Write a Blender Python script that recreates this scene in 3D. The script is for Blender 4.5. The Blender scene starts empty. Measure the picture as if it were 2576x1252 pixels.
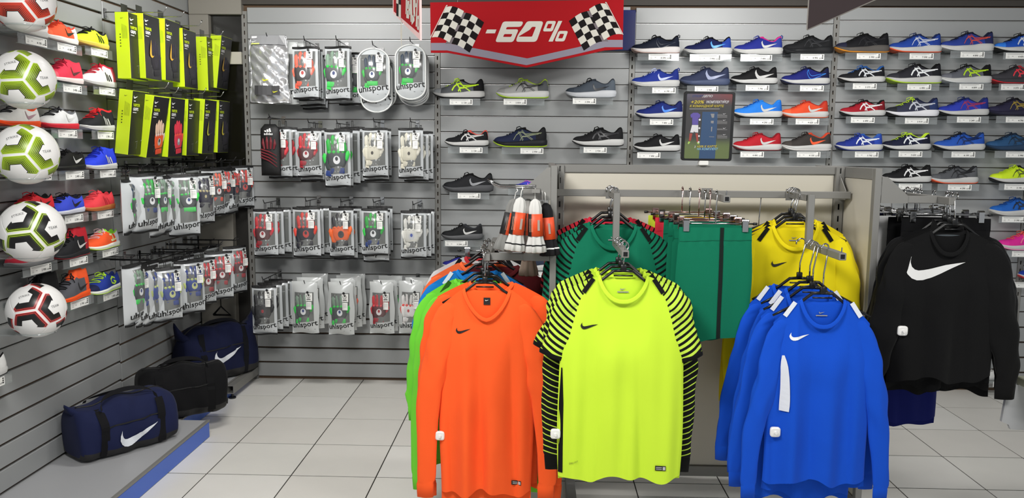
import bpy, math, random
import numpy as np
from mathutils import Vector, Matrix
SC = bpy.context.scene
COL = SC.collection
PI = math.pi
rnd = random.Random(7)
# ------------------------------------------------------------------ camera
F_PX = 2011.54
YAW, PITCH, ROLL = .0308709577, -.123342959, -.00786351532
CAM_H = 1.52044
def _rot():
    cy, sy = math.cos(YAW), math.sin(YAW); Rz = np.array([[cy,-sy,0],[sy,cy,0],[0,0,1]])
    cp, sp = math.cos(PITCH), math.sin(PITCH); Rx = np.array([[1,0,0],[0,cp,-sp],[0,sp,cp]])
    c, s = math.cos(ROLL), math.sin(ROLL); Ry = np.array([[c,0,s],[0,1,0],[-s,0,c]])
    return Rz@Rx@Ry
RC = _rot()
cam_d = bpy.data.cameras.new('camera'); cam = bpy.data.objects.new('camera', cam_d); COL.objects.link(cam)
cam_d.sensor_width = 36; cam_d.lens = F_PX/2576*36; cam_d.clip_start = .05; cam_d.clip_end = 60
M = Matrix.Identity(4)
for r in range(3):
    M[r][0] = RC[r,0]; M[r][1] = RC[r,2]; M[r][2] = -RC[r,1]
M[2][3] = CAM_H
cam.matrix_world = M
SC.camera = cam
def ray(px, py): return RC@np.array([(px-1288)/F_PX, 1, -(py-626)/F_PX])
def atY(px, py, Y): d = ray(px, py); k = Y/d[1]; return Vector((d[0]*k, Y, CAM_H+d[2]*k))
def atX(px, py, X): d = ray(px, py); k = X/d[0]; return Vector((X, d[1]*k, CAM_H+d[2]*k))
def atZ(px, py, Z): d = ray(px, py); k = (Z-CAM_H)/d[2]; return Vector((d[0]*k, d[1]*k, Z))
# ------------------------------------------------------------------ view, world and lamps
SC.view_settings.view_transform = 'Standard'
try: SC.view_settings.look = 'None'
except Exception: pass
SC.view_settings.gamma = 1; SC.view_settings.use_curve_mapping = False
SC.view_settings.exposure = 0.5
wd = bpy.data.worlds.new('world'); SC.world = wd; wd.use_nodes = True
bg = wd.node_tree.nodes['Background']; bg.inputs[0].default_value = (.93,.97,1,1); bg.inputs[1].default_value = .36
def area(name, loc, sx, sy, power, col=(1,.985,.96), tgt=None):
    l = bpy.data.lights.new(name, 'AREA'); l.shape = 'RECTANGLE'; l.size = sx; l.size_y = sy; l.energy = power; l.color = col
    o = bpy.data.objects.new(name, l); COL.objects.link(o); o.location = loc
    if tgt: o.rotation_euler = (Vector(tgt)-Vector(loc)).to_track_quat('-Z','Y').to_euler()
    return o
area('overhead_light', (-1.38,3.75,2.61), .6,.4, 27, tgt=(-1.38,5.0,1.1))
area('overhead_light', (1.22,3.75,2.61), .6,.4, 26, tgt=(1.22,5.0,1.2))
area('overhead_light', (2.6,3.7,2.61), .6,.4, 3, tgt=(2.6,5.0,1.3))
area('overhead_light', (-.70,1.60,2.60), .9,.6, 66, tgt=(.1,3.1,.5))  # key light added on the camera side to brighten the hanging garments
area('overhead_light', (1.70,1.65,2.60), .9,.6, 34, tgt=(.9,3.1,.5))  # weaker fill added opposite the key so the jersey folds show
area('overhead_light', (-.9,2.0,2.60), .6,1.6, 6, tgt=(-1.9,3.2,.9))
# ------------------------------------------------------------------ materials
def lin(c): return c/12.92 if c <= .04045 else ((c+.055)/1.055)**2.4
def rgb(h):
    if isinstance(h, (tuple,list)): return tuple(h)+(1,)
    h = h.lstrip('#'); return tuple(lin(int(h[i:i+2],16)/255) for i in (0,2,4))+(1,)
_mc = {}
def mat(name, col='#808080', rough=.5, metal=0, bump=0, bscale=200, var=0, vscale=3, sheen=0, coat=0, spec=.5):
    key = (name,col,rough,metal)
    if key in _mc: return _mc[key]
    m = bpy.data.materials.new(name); m.use_nodes = True; nt = m.node_tree; b = nt.nodes['Principled BSDF']
    c = rgb(col)
    b.inputs['Base Color'].default_value = c; b.inputs['Roughness'].default_value = rough; b.inputs['Metallic'].default_value = metal
    b.inputs['Specular IOR Level'].default_value = spec
    if sheen: b.inputs['Sheen Weight'].default_value = sheen
    if coat: b.inputs['Coat Weight'].default_value = coat; b.inputs['Coat Roughness'].default_value = .1
    tc = nt.nodes.new('ShaderNodeTexCoord')
    n = nt.nodes.new('ShaderNodeTexNoise'); n.inputs['Scale'].default_value = vscale; n.inputs['Detail'].default_value = 4
    nt.links.new(tc.outputs['Object'], n.inputs['Vector'])
    mx = nt.nodes.new('ShaderNodeMix'); mx.data_type = 'RGBA'
    v = var or .04
    mx.inputs[6].default_value = tuple(x*(1-v) for x in c[:3])+(1,); mx.inputs[7].default_value = tuple(min(1,x*(1+v)) for x in c[:3])+(1,)
    nt.links.new(n.outputs[0], mx.inputs[0]); nt.links.new(mx.outputs[2], b.inputs['Base Color'])
    if bump:
        n2 = nt.nodes.new('ShaderNodeTexNoise'); n2.inputs['Scale'].default_value = bscale; n2.inputs['Detail'].default_value = 3
        bp = nt.nodes.new('ShaderNodeBump'); bp.inputs['Strength'].default_value = bump; bp.inputs['Distance'].default_value = .002
        nt.links.new(tc.outputs['Object'], n2.inputs['Vector']); nt.links.new(n2.outputs[0], bp.inputs['Height']); nt.links.new(bp.outputs[0], b.inputs['Normal'])
    _mc[key] = m; return m
def clear_mat(name, tint='#ffffff', refl=.12, rough=.05, haze=0):
    key = ('clear',name)
    if key in _mc: return _mc[key]
    m = bpy.data.materials.new(name); m.use_nodes = True; nt = m.node_tree; nt.nodes.clear()
    o = nt.nodes.new('ShaderNodeOutputMaterial'); t = nt.nodes.new('ShaderNodeBsdfTransparent'); g = nt.nodes.new('ShaderNodeBsdfGlossy'); d = nt.nodes.new('ShaderNodeBsdfDiffuse')
    t.inputs[0].default_value = rgb(tint); g.inputs['Roughness'].default_value = rough; d.inputs[0].default_value = (.8,.8,.8,1)
    a = nt.nodes.new('ShaderNodeMixShader'); b = nt.nodes.new('ShaderNodeMixShader'); lw = nt.nodes.new('ShaderNodeLayerWeight'); lw.inputs[0].default_value = .25
    mu = nt.nodes.new('ShaderNodeMath'); mu.operation = 'MULTIPLY_ADD'; mu.inputs[1].default_value = .6; mu.inputs[2].default_value = refl*.5
    nt.links.new(lw.outputs['Facing'], mu.inputs[0]); mu.inputs[1].default_value = refl*2.5
    a.inputs[0].default_value = haze
    nt.links.new(t.outputs[0], a.inputs[1]); nt.links.new(d.outputs[0], a.inputs[2])
    nt.links.new(mu.outputs[0], b.inputs[0]); nt.links.new(a.outputs[0], b.inputs[1]); nt.links.new(g.outputs[0], b.inputs[2])
    nt.links.new(b.outputs[0], o.inputs[0]); _mc[key] = m; return m
def fab(col, name='fabric'): return mat(name, col, .8, bump=.25, bscale=900, var=.05, vscale=9, sheen=.04, spec=.15)
def pla(col, name='plastic', rough=.35): return mat(name, col, rough)
ACR = clear_mat('clear_acrylic', '#eef2f2', .16, .06, .10)
FILM = clear_mat('clear_film', '#fbfbfb', .10, .18, .05)
CHROME = mat('chrome', '#b4b4b4', .14, 1)
STEEL = mat('grey_powder_steel', '#82817d', .45, .2)
BLACK = pla('#0b0b0c', 'black_plastic', .35)
WHITE = pla('#e9e8e4', 'white_plastic', .4)
PAPER = mat('white_card', '#eeeeea', .6)
INK = mat('black_ink', '#141414', .6)
GREYINK = mat('grey_ink', '#8f8f8f', .6)
# ------------------------------------------------------------------ mesh builder
class MB:
    def __init__(s): s.v = []; s.f = []; s.m = []; s.cur = 0
    def add(s, vs, fs, mi=None):
        o = len(s.v); s.v.extend([tuple(v) for v in vs]); s.f.extend([tuple(i+o for i in f) for f in fs]); s.m.extend([s.cur if mi is None else mi]*len(fs)); return o
    def box(s, a, b, bev=0, mi=None):
        x0,y0,z0 = a; x1,y1,z1 = b
        if not bev:
            s.add([(x0,y0,z0),(x1,y0,z0),(x1,y1,z0),(x0,y1,z0),(x0,y0,z1),(x1,y0,z1),(x1,y1,z1),(x0,y1,z1)], [(0,3,2,1),(4,5,6,7),(0,1,5,4),(1,2,6,5),(2,3,7,6),(3,0,4,7)], mi)
        else:
            pr = []
            for (z,e) in ((z0,bev),(z0+bev,0),(z1-bev,0),(z1,bev)):
                pr.append([(x0+e+bev*(e==0),y0+e,z),(x1-e-bev*(e==0),y0+e,z),(x1-e,y0+e+bev*(e==0),z),(x1-e,y1-e-bev*(e==0),z),(x1-e-bev*(e==0),y1-e,z),(x0+e+bev*(e==0),y1-e,z),(x0+e,y1-e-bev*(e==0),z),(x0+e,y0+e+bev*(e==0),z)])
            s.loft(pr, cap=True, mi=mi)
        return s
    def loft(s, rings, closed=True, cap=False, mi=None):
        n = len(rings[0]); o = len(s.v)
        vs = [p for r in rings for p in r]; fs = []
        for i in range(len(rings)-1):
            for j in range(n if closed else n-1):
                k = (j+1)%n; fs.append((i*n+j, i*n+k, (i+1)*n+k, (i+1)*n+j))
        if cap: fs.append(tuple(range(n-1,-1,-1))); fs.append(tuple((len(rings)-1)*n+j for j in range(n)))
        s.add(vs, fs, mi); return s
    def tube(s, path, r, n=8, mi=None, cap=True, rr=None):
        P = [Vector(p) for p in path]; rings = []; up = None
        for i,p in enumerate(P):
            t = (P[min(i+1,len(P)-1)]-P[max(i-1,0)])
            if t.length < 1e-9: t = Vector((0,0,1))
            t.normalize()
            if up is None:
                up = Vector((0,0,1)) if abs(t.z) < .9 else Vector((0,1,0))
            u = t.cross(up)
            if u.length < 1e-6: u = t.cross(Vector((1,0,0)))
            u.normalize(); w = u.cross(t); up = w
            R = r if not rr else rr[i]
            rings.append([p+u*(R*math.cos(a))+w*(R*math.sin(a)) for a in (2*PI*k/n for k in range(n))])
        s.loft(rings, cap=cap, mi=mi); return s
    def prism(s, poly, y0, y1, mi=None):
        """2-D polygon (x,z) pushed from y0 (front) to y1"""
        n = len(poly); vs = [(x,y0,z) for x,z in poly]+[(x,y1,z) for x,z in poly]
        fs = [tuple(range(n)), tuple(range(2*n-1,n-1,-1))]+[(i,i+n,(i+1)%n+n,(i+1)%n) for i in range(n)]
        s.add(vs, fs, mi); return s
    def strip(s, pts, ws, y, fn=None, mi=None):
        """flat ribbon along 2-D pts with widths; fn maps (x,z)->(x,y,z)"""
        vs = []; n = len(pts)
        for i,(x,z) in enumerate(pts):
            a = pts[max(i-1,0)]; b = pts[min(i+1,n-1)]; dx,dz = b[0]-a[0], b[1]-a[1]; L = math.hypot(dx,dz) or 1
            w = (ws[i] if isinstance(ws,(list,tuple)) else ws)/2
            for q in (-1,1):
                X,Z = x-dz/L*w*q, z+dx/L*w*q
                vs.append(fn(X,Z) if fn else (X,y,Z))
        s.add(vs, [(2*i,2*i+2,2*i+3,2*i+1) for i in range(n-1)], mi); return s
    def disc(s, c, r, y, n=18, mi=None, rz=None):
        s.add([(c[0]+r*math.cos(2*PI*k/n), y, c[1]+(rz or r)*math.sin(2*PI*k/n)) for k in range(n)], [tuple(range(n))], mi); return s
    def ring(s, c, r0, r1, y, n=20, mi=None, a0=0, a1=2*PI):
        vs = []
        for k in range(n+1):
            a = a0+(a1-a0)*k/n
            vs += [(c[0]+r0*math.cos(a),y,c[1]+r0*math.sin(a)),(c[0]+r1*math.cos(a),y,c[1]+r1*math.sin(a))]
        s.add(vs, [(2*i,2*i+1,2*i+3,2*i+2) for i in range(n)], mi); return s
    def addmesh(s, me, M=None, mi=None):
        M = M or Matrix.Identity(4)
        s.add([M@v.co for v in me.vertices], [tuple(p.vertices) for p in me.polygons], mi); return s
    def mesh(s, name, mats, smooth=False, ang=None):
        me = bpy.data.meshes.new(name); me.from_pydata(s.v, [], s.f)
        for m in (mats if isinstance(mats,(list,tuple)) else [mats]): me.materials.append(m)
        if any(s.m): me.polygons.foreach_set('material_index', s.m)
        if smooth: me.polygons.foreach_set('use_smooth', [True]*len(me.polygons))
        if ang:
            me.polygons.foreach_set('use_smooth', [True]*len(me.polygons))
            try: me.set_sharp_from_angle(angle=ang)
            except Exception: pass
        me.update(); return me
    def build(s, name, mats, parent=None, smooth=False, ang=None, **k):
        return put(s.mesh(name, mats, smooth, ang), name, parent, **k)
def put(me, name, parent=None, loc=None, rot=None, mats=None, label=None, kind=None):
    o = bpy.data.objects.new(name, me); COL.objects.link(o)
    if parent: o.parent = parent
    if loc is not None: o.location = loc
    if rot is not None: o.rotation_euler = rot
    if mats:
        for i,m in enumerate(mats):
            o.material_slots[i].link = 'OBJECT'; o.material_slots[i].material = m
    if label: o['label'] = label
    if kind: o['kind'] = kind
    return o
def thing(name, label, cat, loc=(0,0,0), rot=(0,0,0), group=None):
    o = bpy.data.objects.new(name, None); o.empty_display_size = .05; COL.objects.link(o); o.location = loc; o.rotation_euler = rot
    o['label'] = label; o['category'] = cat
    if group: o['group'] = group
    return o
def tag(o, label, cat, group=None):
    o['label'] = label; o['category'] = cat
    if group: o['group'] = group
    return o
def struct(o): o['kind'] = 'structure'; return o
def sempty(name, loc=(0,0,0)):
    o = bpy.data.objects.new(name, None); COL.objects.link(o); o.location = loc; o['kind'] = 'structure'; return o
def smooth(t): t = max(0,min(1,t)); return t*t*(3-2*t)
def interp(x, tab):
    if x <= tab[0][0]: return tab[0][1]
    for (a,b),(c,d) in zip(tab, tab[1:]):
        if x <= c: u = (x-a)/(c-a); return b+(d-b)*u
    return tab[-1][1]
def cinterp(x, tab):
    """smooth (catmull) interpolation of a table"""
    n = len(tab)
    if x <= tab[0][0]: return tab[0][1]
    if x >= tab[-1][0]: return tab[-1][1]
    for i in range(n-1):
        a,b = tab[i]; c,d = tab[i+1]
        if x <= c:
            u = (x-a)/(c-a); h = c-a
            m0 = (d-tab[i-1][1])/(c-tab[i-1][0])*h if i > 0 else d-b
            m1 = (tab[i+2][1]-b)/(tab[i+2][0]-a)*h if i < n-2 else d-b
            return (2*u**3-3*u*u+1)*b+(u**3-2*u*u+u)*m0+(-2*u**3+3*u*u)*d+(u**3-u*u)*m1
_tc = {}
def text_mesh(s, size=1, bold=0, align='CENTER', shear=0, sx=1, res=2):
    key = (s,size,bold,align,shear,sx)
    if key in _tc: return _tc[key]
    c = bpy.data.curves.new('text','FONT'); c.body = s; c.size = size; c.align_x = align; c.offset = bold*size; c.shear = shear; c.resolution_u = res
    o = bpy.data.objects.new('text', c); COL.objects.link(o)
    bpy.context.view_layer.update()
    me = bpy.data.meshes.new_from_object(o.evaluated_get(bpy.context.evaluated_depsgraph_get()))
    bpy.data.objects.remove(o); bpy.data.curves.remove(c)
    # stand it up: text x->x, y->z, facing -y
    me.transform(Matrix(((sx,0,0,0),(0,0,-1,0),(0,1,0,0),(0,0,0,1))))
    _tc[key] = me; return me
def T(x=0,y=0,z=0): return Matrix.Translation((x,y,z))
def curve_fill(loops):
    """flat filled outline with holes from lists of (x,y); returns a mesh in the xy plane"""
    c = bpy.data.curves.new('outline','CURVE'); c.dimensions = '2D'; c.fill_mode = 'BOTH'
    for L in loops:
        s = c.splines.new('POLY'); s.points.add(len(L)-1); s.use_cyclic_u = True
        for p,q in zip(s.points, L): p.co = (q[0],q[1],0,1)
    o = bpy.data.objects.new('outline', c); COL.objects.link(o); bpy.context.view_layer.update()
    me = bpy.data.meshes.new_from_object(o.evaluated_get(bpy.context.evaluated_depsgraph_get()))
    bpy.data.objects.remove(o); bpy.data.curves.remove(c); return me
def fillet(pts, r, n=4):
    out = []
    for i,p in enumerate(pts):
        P = Vector(p); a = Vector(pts[i-1])-P; b = Vector(pts[(i+1)%len(pts)])-P
        ra = min(r, a.length*.45, b.length*.45); P0 = P+a.normalized()*ra; P1 = P+b.normalized()*ra
        for k in range(n+1): u = k/n; out.append(tuple(P0*(1-u)**2+P*2*u*(1-u)+P1*u*u))
    return out
# the curved tick mark as a 2-D outline, unit width, tip to the right
TICK_U = [(.0,.20),(.035,.10),(.10,.03),(.18,.0),(.28,.005),(.42,.05),(.60,.125),(.80,.215),(1.0,.31)]
TICK_T = [(.10,.40),(.085,.30),(.105,.225),(.15,.18),(.21,.165),(.30,.175),(.45,.205),(.68,.258),(1.0,.312)]
def tick(mb, fn, W=1, H=None, ox=0, oz=0, mi=None, flip=1, sub=3, rot=0):
    """lay the mark through fn(x,z)->(x,y,z); quads between lower and upper outline"""
    H = H or W; lo=[]; up=[]
    def dens(L):
        r=[]
        for a,b in zip(L,L[1:]):
            for k in range(sub): u=k/sub; r.append((a[0]+(b[0]-a[0])*u, a[1]+(b[1]-a[1])*u))
        return r+[L[-1]]
    lo = dens([(.10,.40)]+[(0.03,.29)]+TICK_U[:]); up = dens([(.10,.40),(.09,.35)]+TICK_T[1:]+[]) 
    m = min(len(lo),len(up)); 
    lo = [lo[round(i*(len(lo)-1)/(m-1))] for i in range(m)]; up = [up[round(i*(len(up)-1)/(m-1))] for i in range(m)]
    cr,sr = math.cos(rot), math.sin(rot); vs=[]
    for a,b in zip(lo,up):
        for p in (a,b):
            x,z = (p[0]-.5)*W*flip, (p[1]-.2)*H
            vs.append(fn(ox+x*cr-z*sr, oz+x*sr+z*cr))
    mb.add(vs, [(2*i,2*i+2,2*i+3,2*i+1) for i in range(m-1)], mi)
# ================================================================== ROOM
YB = 5.108; XL = -2.194; TL = .40
SLAT = mat('slat_grey_laminate', '#989a9a', .38, var=.03, vscale=2, bump=.05, bscale=300)
SLATD = mat('raw_board_edge', '#54412f', .8)
INSERT = mat('groove_insert_aluminium', '#b9bab8', .3, .7)
TILE = [mat('floor_tile_%s'%k, c, .32, var=.05, vscale=6) for k,c in (('a','#e0ded7'),('b','#dddad3'),('c','#e3e1db'))]
GROUT = mat('floor_grout', '#2e2b27', .8)
BAYX = [-1.852,-.635,.582,1.827,3.06]
# floor with every tile its own piece
fl = struct(MB().box((-2.45,.6,-.05),(4.2,5.4,-.0025)).build('floor', GROUT))
GX, GY = -1.53692, 5.15215
tm = [MB().box((-.1972,-.1958,-.008),(.1972,.1958,0), .0005).mesh('tile', t) for t in TILE]
for i in range(-2,14):
    for j in range(-1,10):
        cx, cy = GX+(i+.5)*TL, GY-(j+.5)*TL
        if cx > 4.0 or cx < -2.4 or cy > 5.3: continue
        put(tm[(i*7+j*5+i*j)%3], 'tile', fl, (cx,cy,0))
# back wall: backing board, slats, inserts, uprights
wb = struct(MB().box((-1.86,YB+.018,0),(3.9,YB+.06,2.75)).build('wall_back', SLATD))
BOFF = [0,.27,.04,.27,.1]
def slat_mesh(w, h, name, m): return MB().box((-w/2,0,-h/2),(w/2,.017,h/2), .002).mesh(name, m)
P = .0992
bays = list(zip(BAYX, BAYX[1:]))+[(3.06,3.9)]
for b,(x0,x1) in enumerate(bays):
    x0 += .018; x1 -= .018; w = x1-x0; cx = (x0+x1)/2; top = 2.402 if b!=1 else 2.402
    full = slat_mesh(w, P-.0065, 'slat', SLAT); low = slat_mesh(w, P-.0115, 'slat', SLAT)
    ins = MB().box((-w/2,-.0015,-.0016),(w/2,.016,.0008)).mesh('groove_insert', INSERT)
    z = .115+BOFF[b]*P-P
    k = 0
    while z < top-.03:
        lo, hi = z+.003, min(z+P-.0035, top)
        if lo < .012: lo = .012
        if hi-lo > P-.012: put(full if z > .42 else low, 'slat', wb, (cx,YB,(lo+hi)/2))
        else: put(slat_mesh(w, hi-lo, 'slat', SLAT), 'slat', wb, (cx,YB,(lo+hi)/2))
        if z > .55: put(ins, 'groove_insert', wb, (cx,YB,z-.0022))
        z += P; k += 1
def slotted_post(name, h, w=.034, d=.03, pitch=.05, m=STEEL, parent=None, face=-1):
    """upright with real slots cut through its front plate"""
    mb = MB(); y0 = 0
    mb.box((-w/2,.004,0),(-w/2+.003,d,h)); mb.box((w/2-.003,.004,0),(w/2,d,h)); mb.box((-w/2,d-.003,0),(w/2,d,h), mi=1)
    sl = .007; mb.box((-w/2,0,0),(-sl/2,.004,h)); mb.box((sl/2,0,0),(w/2,.004,h))
    z = 0
    while z < h:
        mb.box((-sl/2,0,z),(sl/2,.004,min(z+pitch*.52,h))); z += pitch
    return mb
pm = slotted_post('upright', 2.37).mesh('upright', [STEEL, BLACK])
for i,x in enumerate(BAYX):
    u = put(pm, 'trim_%d'%(i+1), None, (x,YB-.004,0)); struct(u)
# ceiling, soffit line and wall top trim
CEIL = mat('ceiling_brown_grey', '#57524a', .8)
struct(MB().box((-2.6,.4,2.62),(4.2,5.5,2.7)).build('ceiling', CEIL))
struct(MB().box((-1.95,YB-.012,2.41),(4.2,YB+.017,2.445)).build('trim_6', mat('soffit_trim','#3c3833',.7)))
struct(MB().box((-2.2,YB-.10,2.452),(4.2,YB+.06,2.62)).build('trim_7', CEIL))
# left wall: two slatted sections
wl = struct(MB().box((XL-.06,.4,0),(XL-.018,5.45,2.75)).build('wall_left', SLATD))
def left_section(y0, y1, zoff, pitch, ztop, inset=0, insert_from=.62):
    w = y1-y0; full = MB().box((-.017,-w/2,-(pitch-.0065)/2),(0,w/2,(pitch-.0065)/2), .002).mesh('slat', SLAT)
    ins = MB().box((-.016,-w/2,-.0016),(.0015,w/2,.0008)).mesh('groove_insert', INSERT)
    low = MB().box((-.017,-w/2,-(pitch-.0115)/2),(0,w/2,(pitch-.0115)/2), .002).mesh('slat', SLAT)
    k = 0
    while True:
        z = zoff+k*pitch; k += 1
        if z > ztop: break
        put(full if .5 < z < 2.0 else low, 'slat', wl, (XL-inset,(y0+y1)/2,z+pitch/2))
        if z > insert_from and z < 2.0: put(ins, 'groove_insert', wl, (XL-inset,(y0+y1)/2,z-.002))
left_section(.8, 4.060, .0945-.0995, .0995, 2.5)
left_section(4.078, 5.235, .0825-.0987, .0987, 2.5, .006)
struct(MB().box((XL-.02,4.060,0),(XL-.012,4.078,2.7)).build('trim_8', mat('seam_dark','#2b2622',.8)))
# corner recess: column, beam, pale rail, dark glass
COLG = mat('column_grey', '#858178', .6)
DARK = mat('dark_glass', '#15140f', .15)
struct(MB().box((-2.3,YB+.03,0),(-1.86,YB+.05,2.7)).build('wall_corner', mat('corner_back','#1d1b17',.7)))
a = atY(505,38,YB-.0); b = atY(612,38,YB)
struct(MB().box((XL-.0,YB-.03,b.z),(-1.86,YB+.03,2.452),.003).build('trim_9', COLG))
struct(MB().box((XL-.0,YB-.03,1.2),(atY(530,100,YB).x,YB+.03,b.z-.001),.003).build('trim_10', COLG))
z1 = atY(585,131,YB).z; z0 = atY(585,162,YB).z
struct(MB().box((atY(531,150,YB).x,YB-.02,z0),(-1.872,YB+.02,z1),.002).build('trim_11', mat('pale_rail','#bdb9ab',.5)))
struct(MB().box((-2.188,YB-.03,0),(atY(595,700,YB).x,YB+.025,1.199),.003).build('trim_12', COLG))
struct(MB().box((atY(531,100,YB).x,YB+.012,z1),(-1.872,YB+.022,b.z)).build('window_1', DARK))
struct(MB().box((atY(531,100,YB).x,YB+.012,1.2),(-1.872,YB+.022,z0)).build('window_2', DARK))
# plinth of the left wall and its blue kick plates
PLAT = mat('plinth_grey', '#a5a6a8', .4, var=.03)
BLUE = mat('kick_plate_blue', '#3f66c4', .4)
pl = thing('display_plinth', 'low grey plinth with blue kick plate along the left wall', 'plinth', (0,0,0))
MB().box((XL+.002,1.6,.055),(-1.728,4.03,.09),.002).build('top_board', PLAT, pl)
MB().box((-1.727,1.6,.002),(-1.716,2.9,.082),.001).build('kick_plate', BLUE, pl)
MB().box((-1.7295,2.903,.002),(-1.7185,4.028,.082),.001).build('kick_plate', BLUE, pl)
MB().box((-1.7305,1.6,.083),(-1.7145,2.9,.0935),.001).build('edge_strip', STEEL, pl)
MB().box((-1.733,2.903,.083),(-1.717,4.032,.0935),.001).build('edge_strip', STEEL, pl)
pl2 = thing('display_plinth', 'rear set-back plinth with blue kick plate under the corner sports bags', 'plinth', (0,0,0))
MB().box((XL+.002,4.06,.05),(-1.885,5.03,.085),.002).build('top_board', PLAT, pl2)
MB().box((-1.884,4.06,.002),(-1.874,5.03,.078),.001).build('kick_plate', BLUE, pl2)
MB().box((-1.886,4.06,.079),(-1.872,5.03,.088),.001).build('edge_strip', STEEL, pl2)
ft = thing('shelf_foot', 'square steel tube foot on a round glide below the glove wall', 'foot', (-1.85,4.66,0))
mb = MB()
for (a,b) in (((-.02,0,.035),(-.0175,.44,.085)),((.0175,0,.035),(.02,.44,.085)),((-.0175,0,.035),(.0175,.44,.0375)),((-.0175,0,.0825),(.0175,.44,.085))): mb.box(a,b)
mb.build('tube', STEEL, ft)
MB().tube([(0,.03,0),(0,.03,.008),(0,.03,.0081),(0,.03,.036)], .02, 14, rr=[.022,.022,.008,.008]).build('glide', BLACK, ft)
# ================================================================== SHOES
# unit shoe: toe at x=0, heel at x=1 (length 1), y half-width, z up; scaled by its length on mesh creation
W_TAB = [(0,.015),(.03,.075),(.08,.118),(.16,.15),(.27,.166),(.36,.168),(.48,.148),(.62,.122),(.76,.118),(.88,.112),(.95,.085),(1,.035)]
STY = dict(
 run=dict(zb=[(0,.085),(.06,.045),(.15,.016),(.28,0),(.9,0),(.96,.008),(1,.022)],
   zm=[(0,.120),(.1,.095),(.22,.085),(.4,.095),(.58,.110),(.72,.132),(.88,.136),(1,.138)],
   zt=[(0,.13),(.03,.165),(.08,.190),(.16,.202),(.26,.228),(.35,.272),(.43,.312),(.5,.340),(.56,.350),(.62,.335),(.70,.296),(.77,.276),(.83,.285),(.875,.330),(.915,.372),(.95,.378),(.975,.352),(.992,.27),(1,.2)],
   open=.575, tong=.372),
 ind=dict(zb=[(0,.05),(.06,.02),(.15,.005),(.28,0),(.9,0),(1,.012)],
   zm=[(0,.085),(.1,.07),(.3,.072),(.55,.078),(.8,.09),(1,.10)],
   zt=[(0,.09),(.03,.13),(.08,.155),(.16,.172),(.26,.205),(.35,.245),(.43,.282),(.5,.305),(.56,.314),(.63,.295),(.7,.268),(.78,.256),(.85,.268),(.91,.300),(.95,.305),(.98,.27),(1,.19)],
   open=.575, tong=.335),
 mid=dict(zb=[(0,.05),(.06,.02),(.15,.005),(.28,0),(.9,0),(1,.012)],
   zm=[(0,.085),(.1,.07),(.3,.075),(.55,.085),(.8,.10),(1,.11)],
   zt=[(0,.09),(.03,.13),(.08,.158),(.16,.178),(.26,.215),(.36,.265),(.45,.312),(.53,.355),(.58,.385),(.63,.385),(.72,.365),(.82,.36),(.9,.375),(.955,.37),(.985,.31),(1,.22)],
   open=.585, tong=.39),
 sock=dict(zb=[(0,.05),(.06,.02),(.15,.005),(.28,0),(.9,0),(1,.012)],
   zm=[(0,.085),(.1,.07),(.3,.075),(.55,.085),(.8,.10),(1,.11)],
   zt=[(0,.09),(.03,.13),(.08,.158),(.16,.178),(.26,.215),(.36,.265),(.45,.315),(.53,.39),(.58,.462),(.63,.472),(.72,.462),(.82,.462),(.9,.468),(.955,.455),(.985,.36),(1,.24)],
   open=.585, tong=.45))
NX = 52
def shoe_S(st, x, h):
    """point on the outer wall (y<0 side): h 0 at the midsole, 1 at the top"""
    d = STY[st]; w = cinterp(x, W_TAB); zm = cinterp(x, d['zm']); zt = cinterp(x, d['zt'])
    o = d['open']; op = smooth((x-o+.06)/.1)
    e = w*(.30*op+.05*(1-op)) if op < 1 else w*.52
    a = h*PI/2
    cl = (w*math.cos(a)**.75, zm+(zt-zm)*math.sin(a)**.9)
    hh = h
    opn = (w*(1+.10*math.sin(hh*PI)*(1-hh)) - (w-w*.50)*hh**1.7, zm+(zt-zm)*hh)
    y = cl[0]*(1-op)+opn[0]*op; z = cl[1]*(1-op)+opn[1]*op
    return y, z
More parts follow.
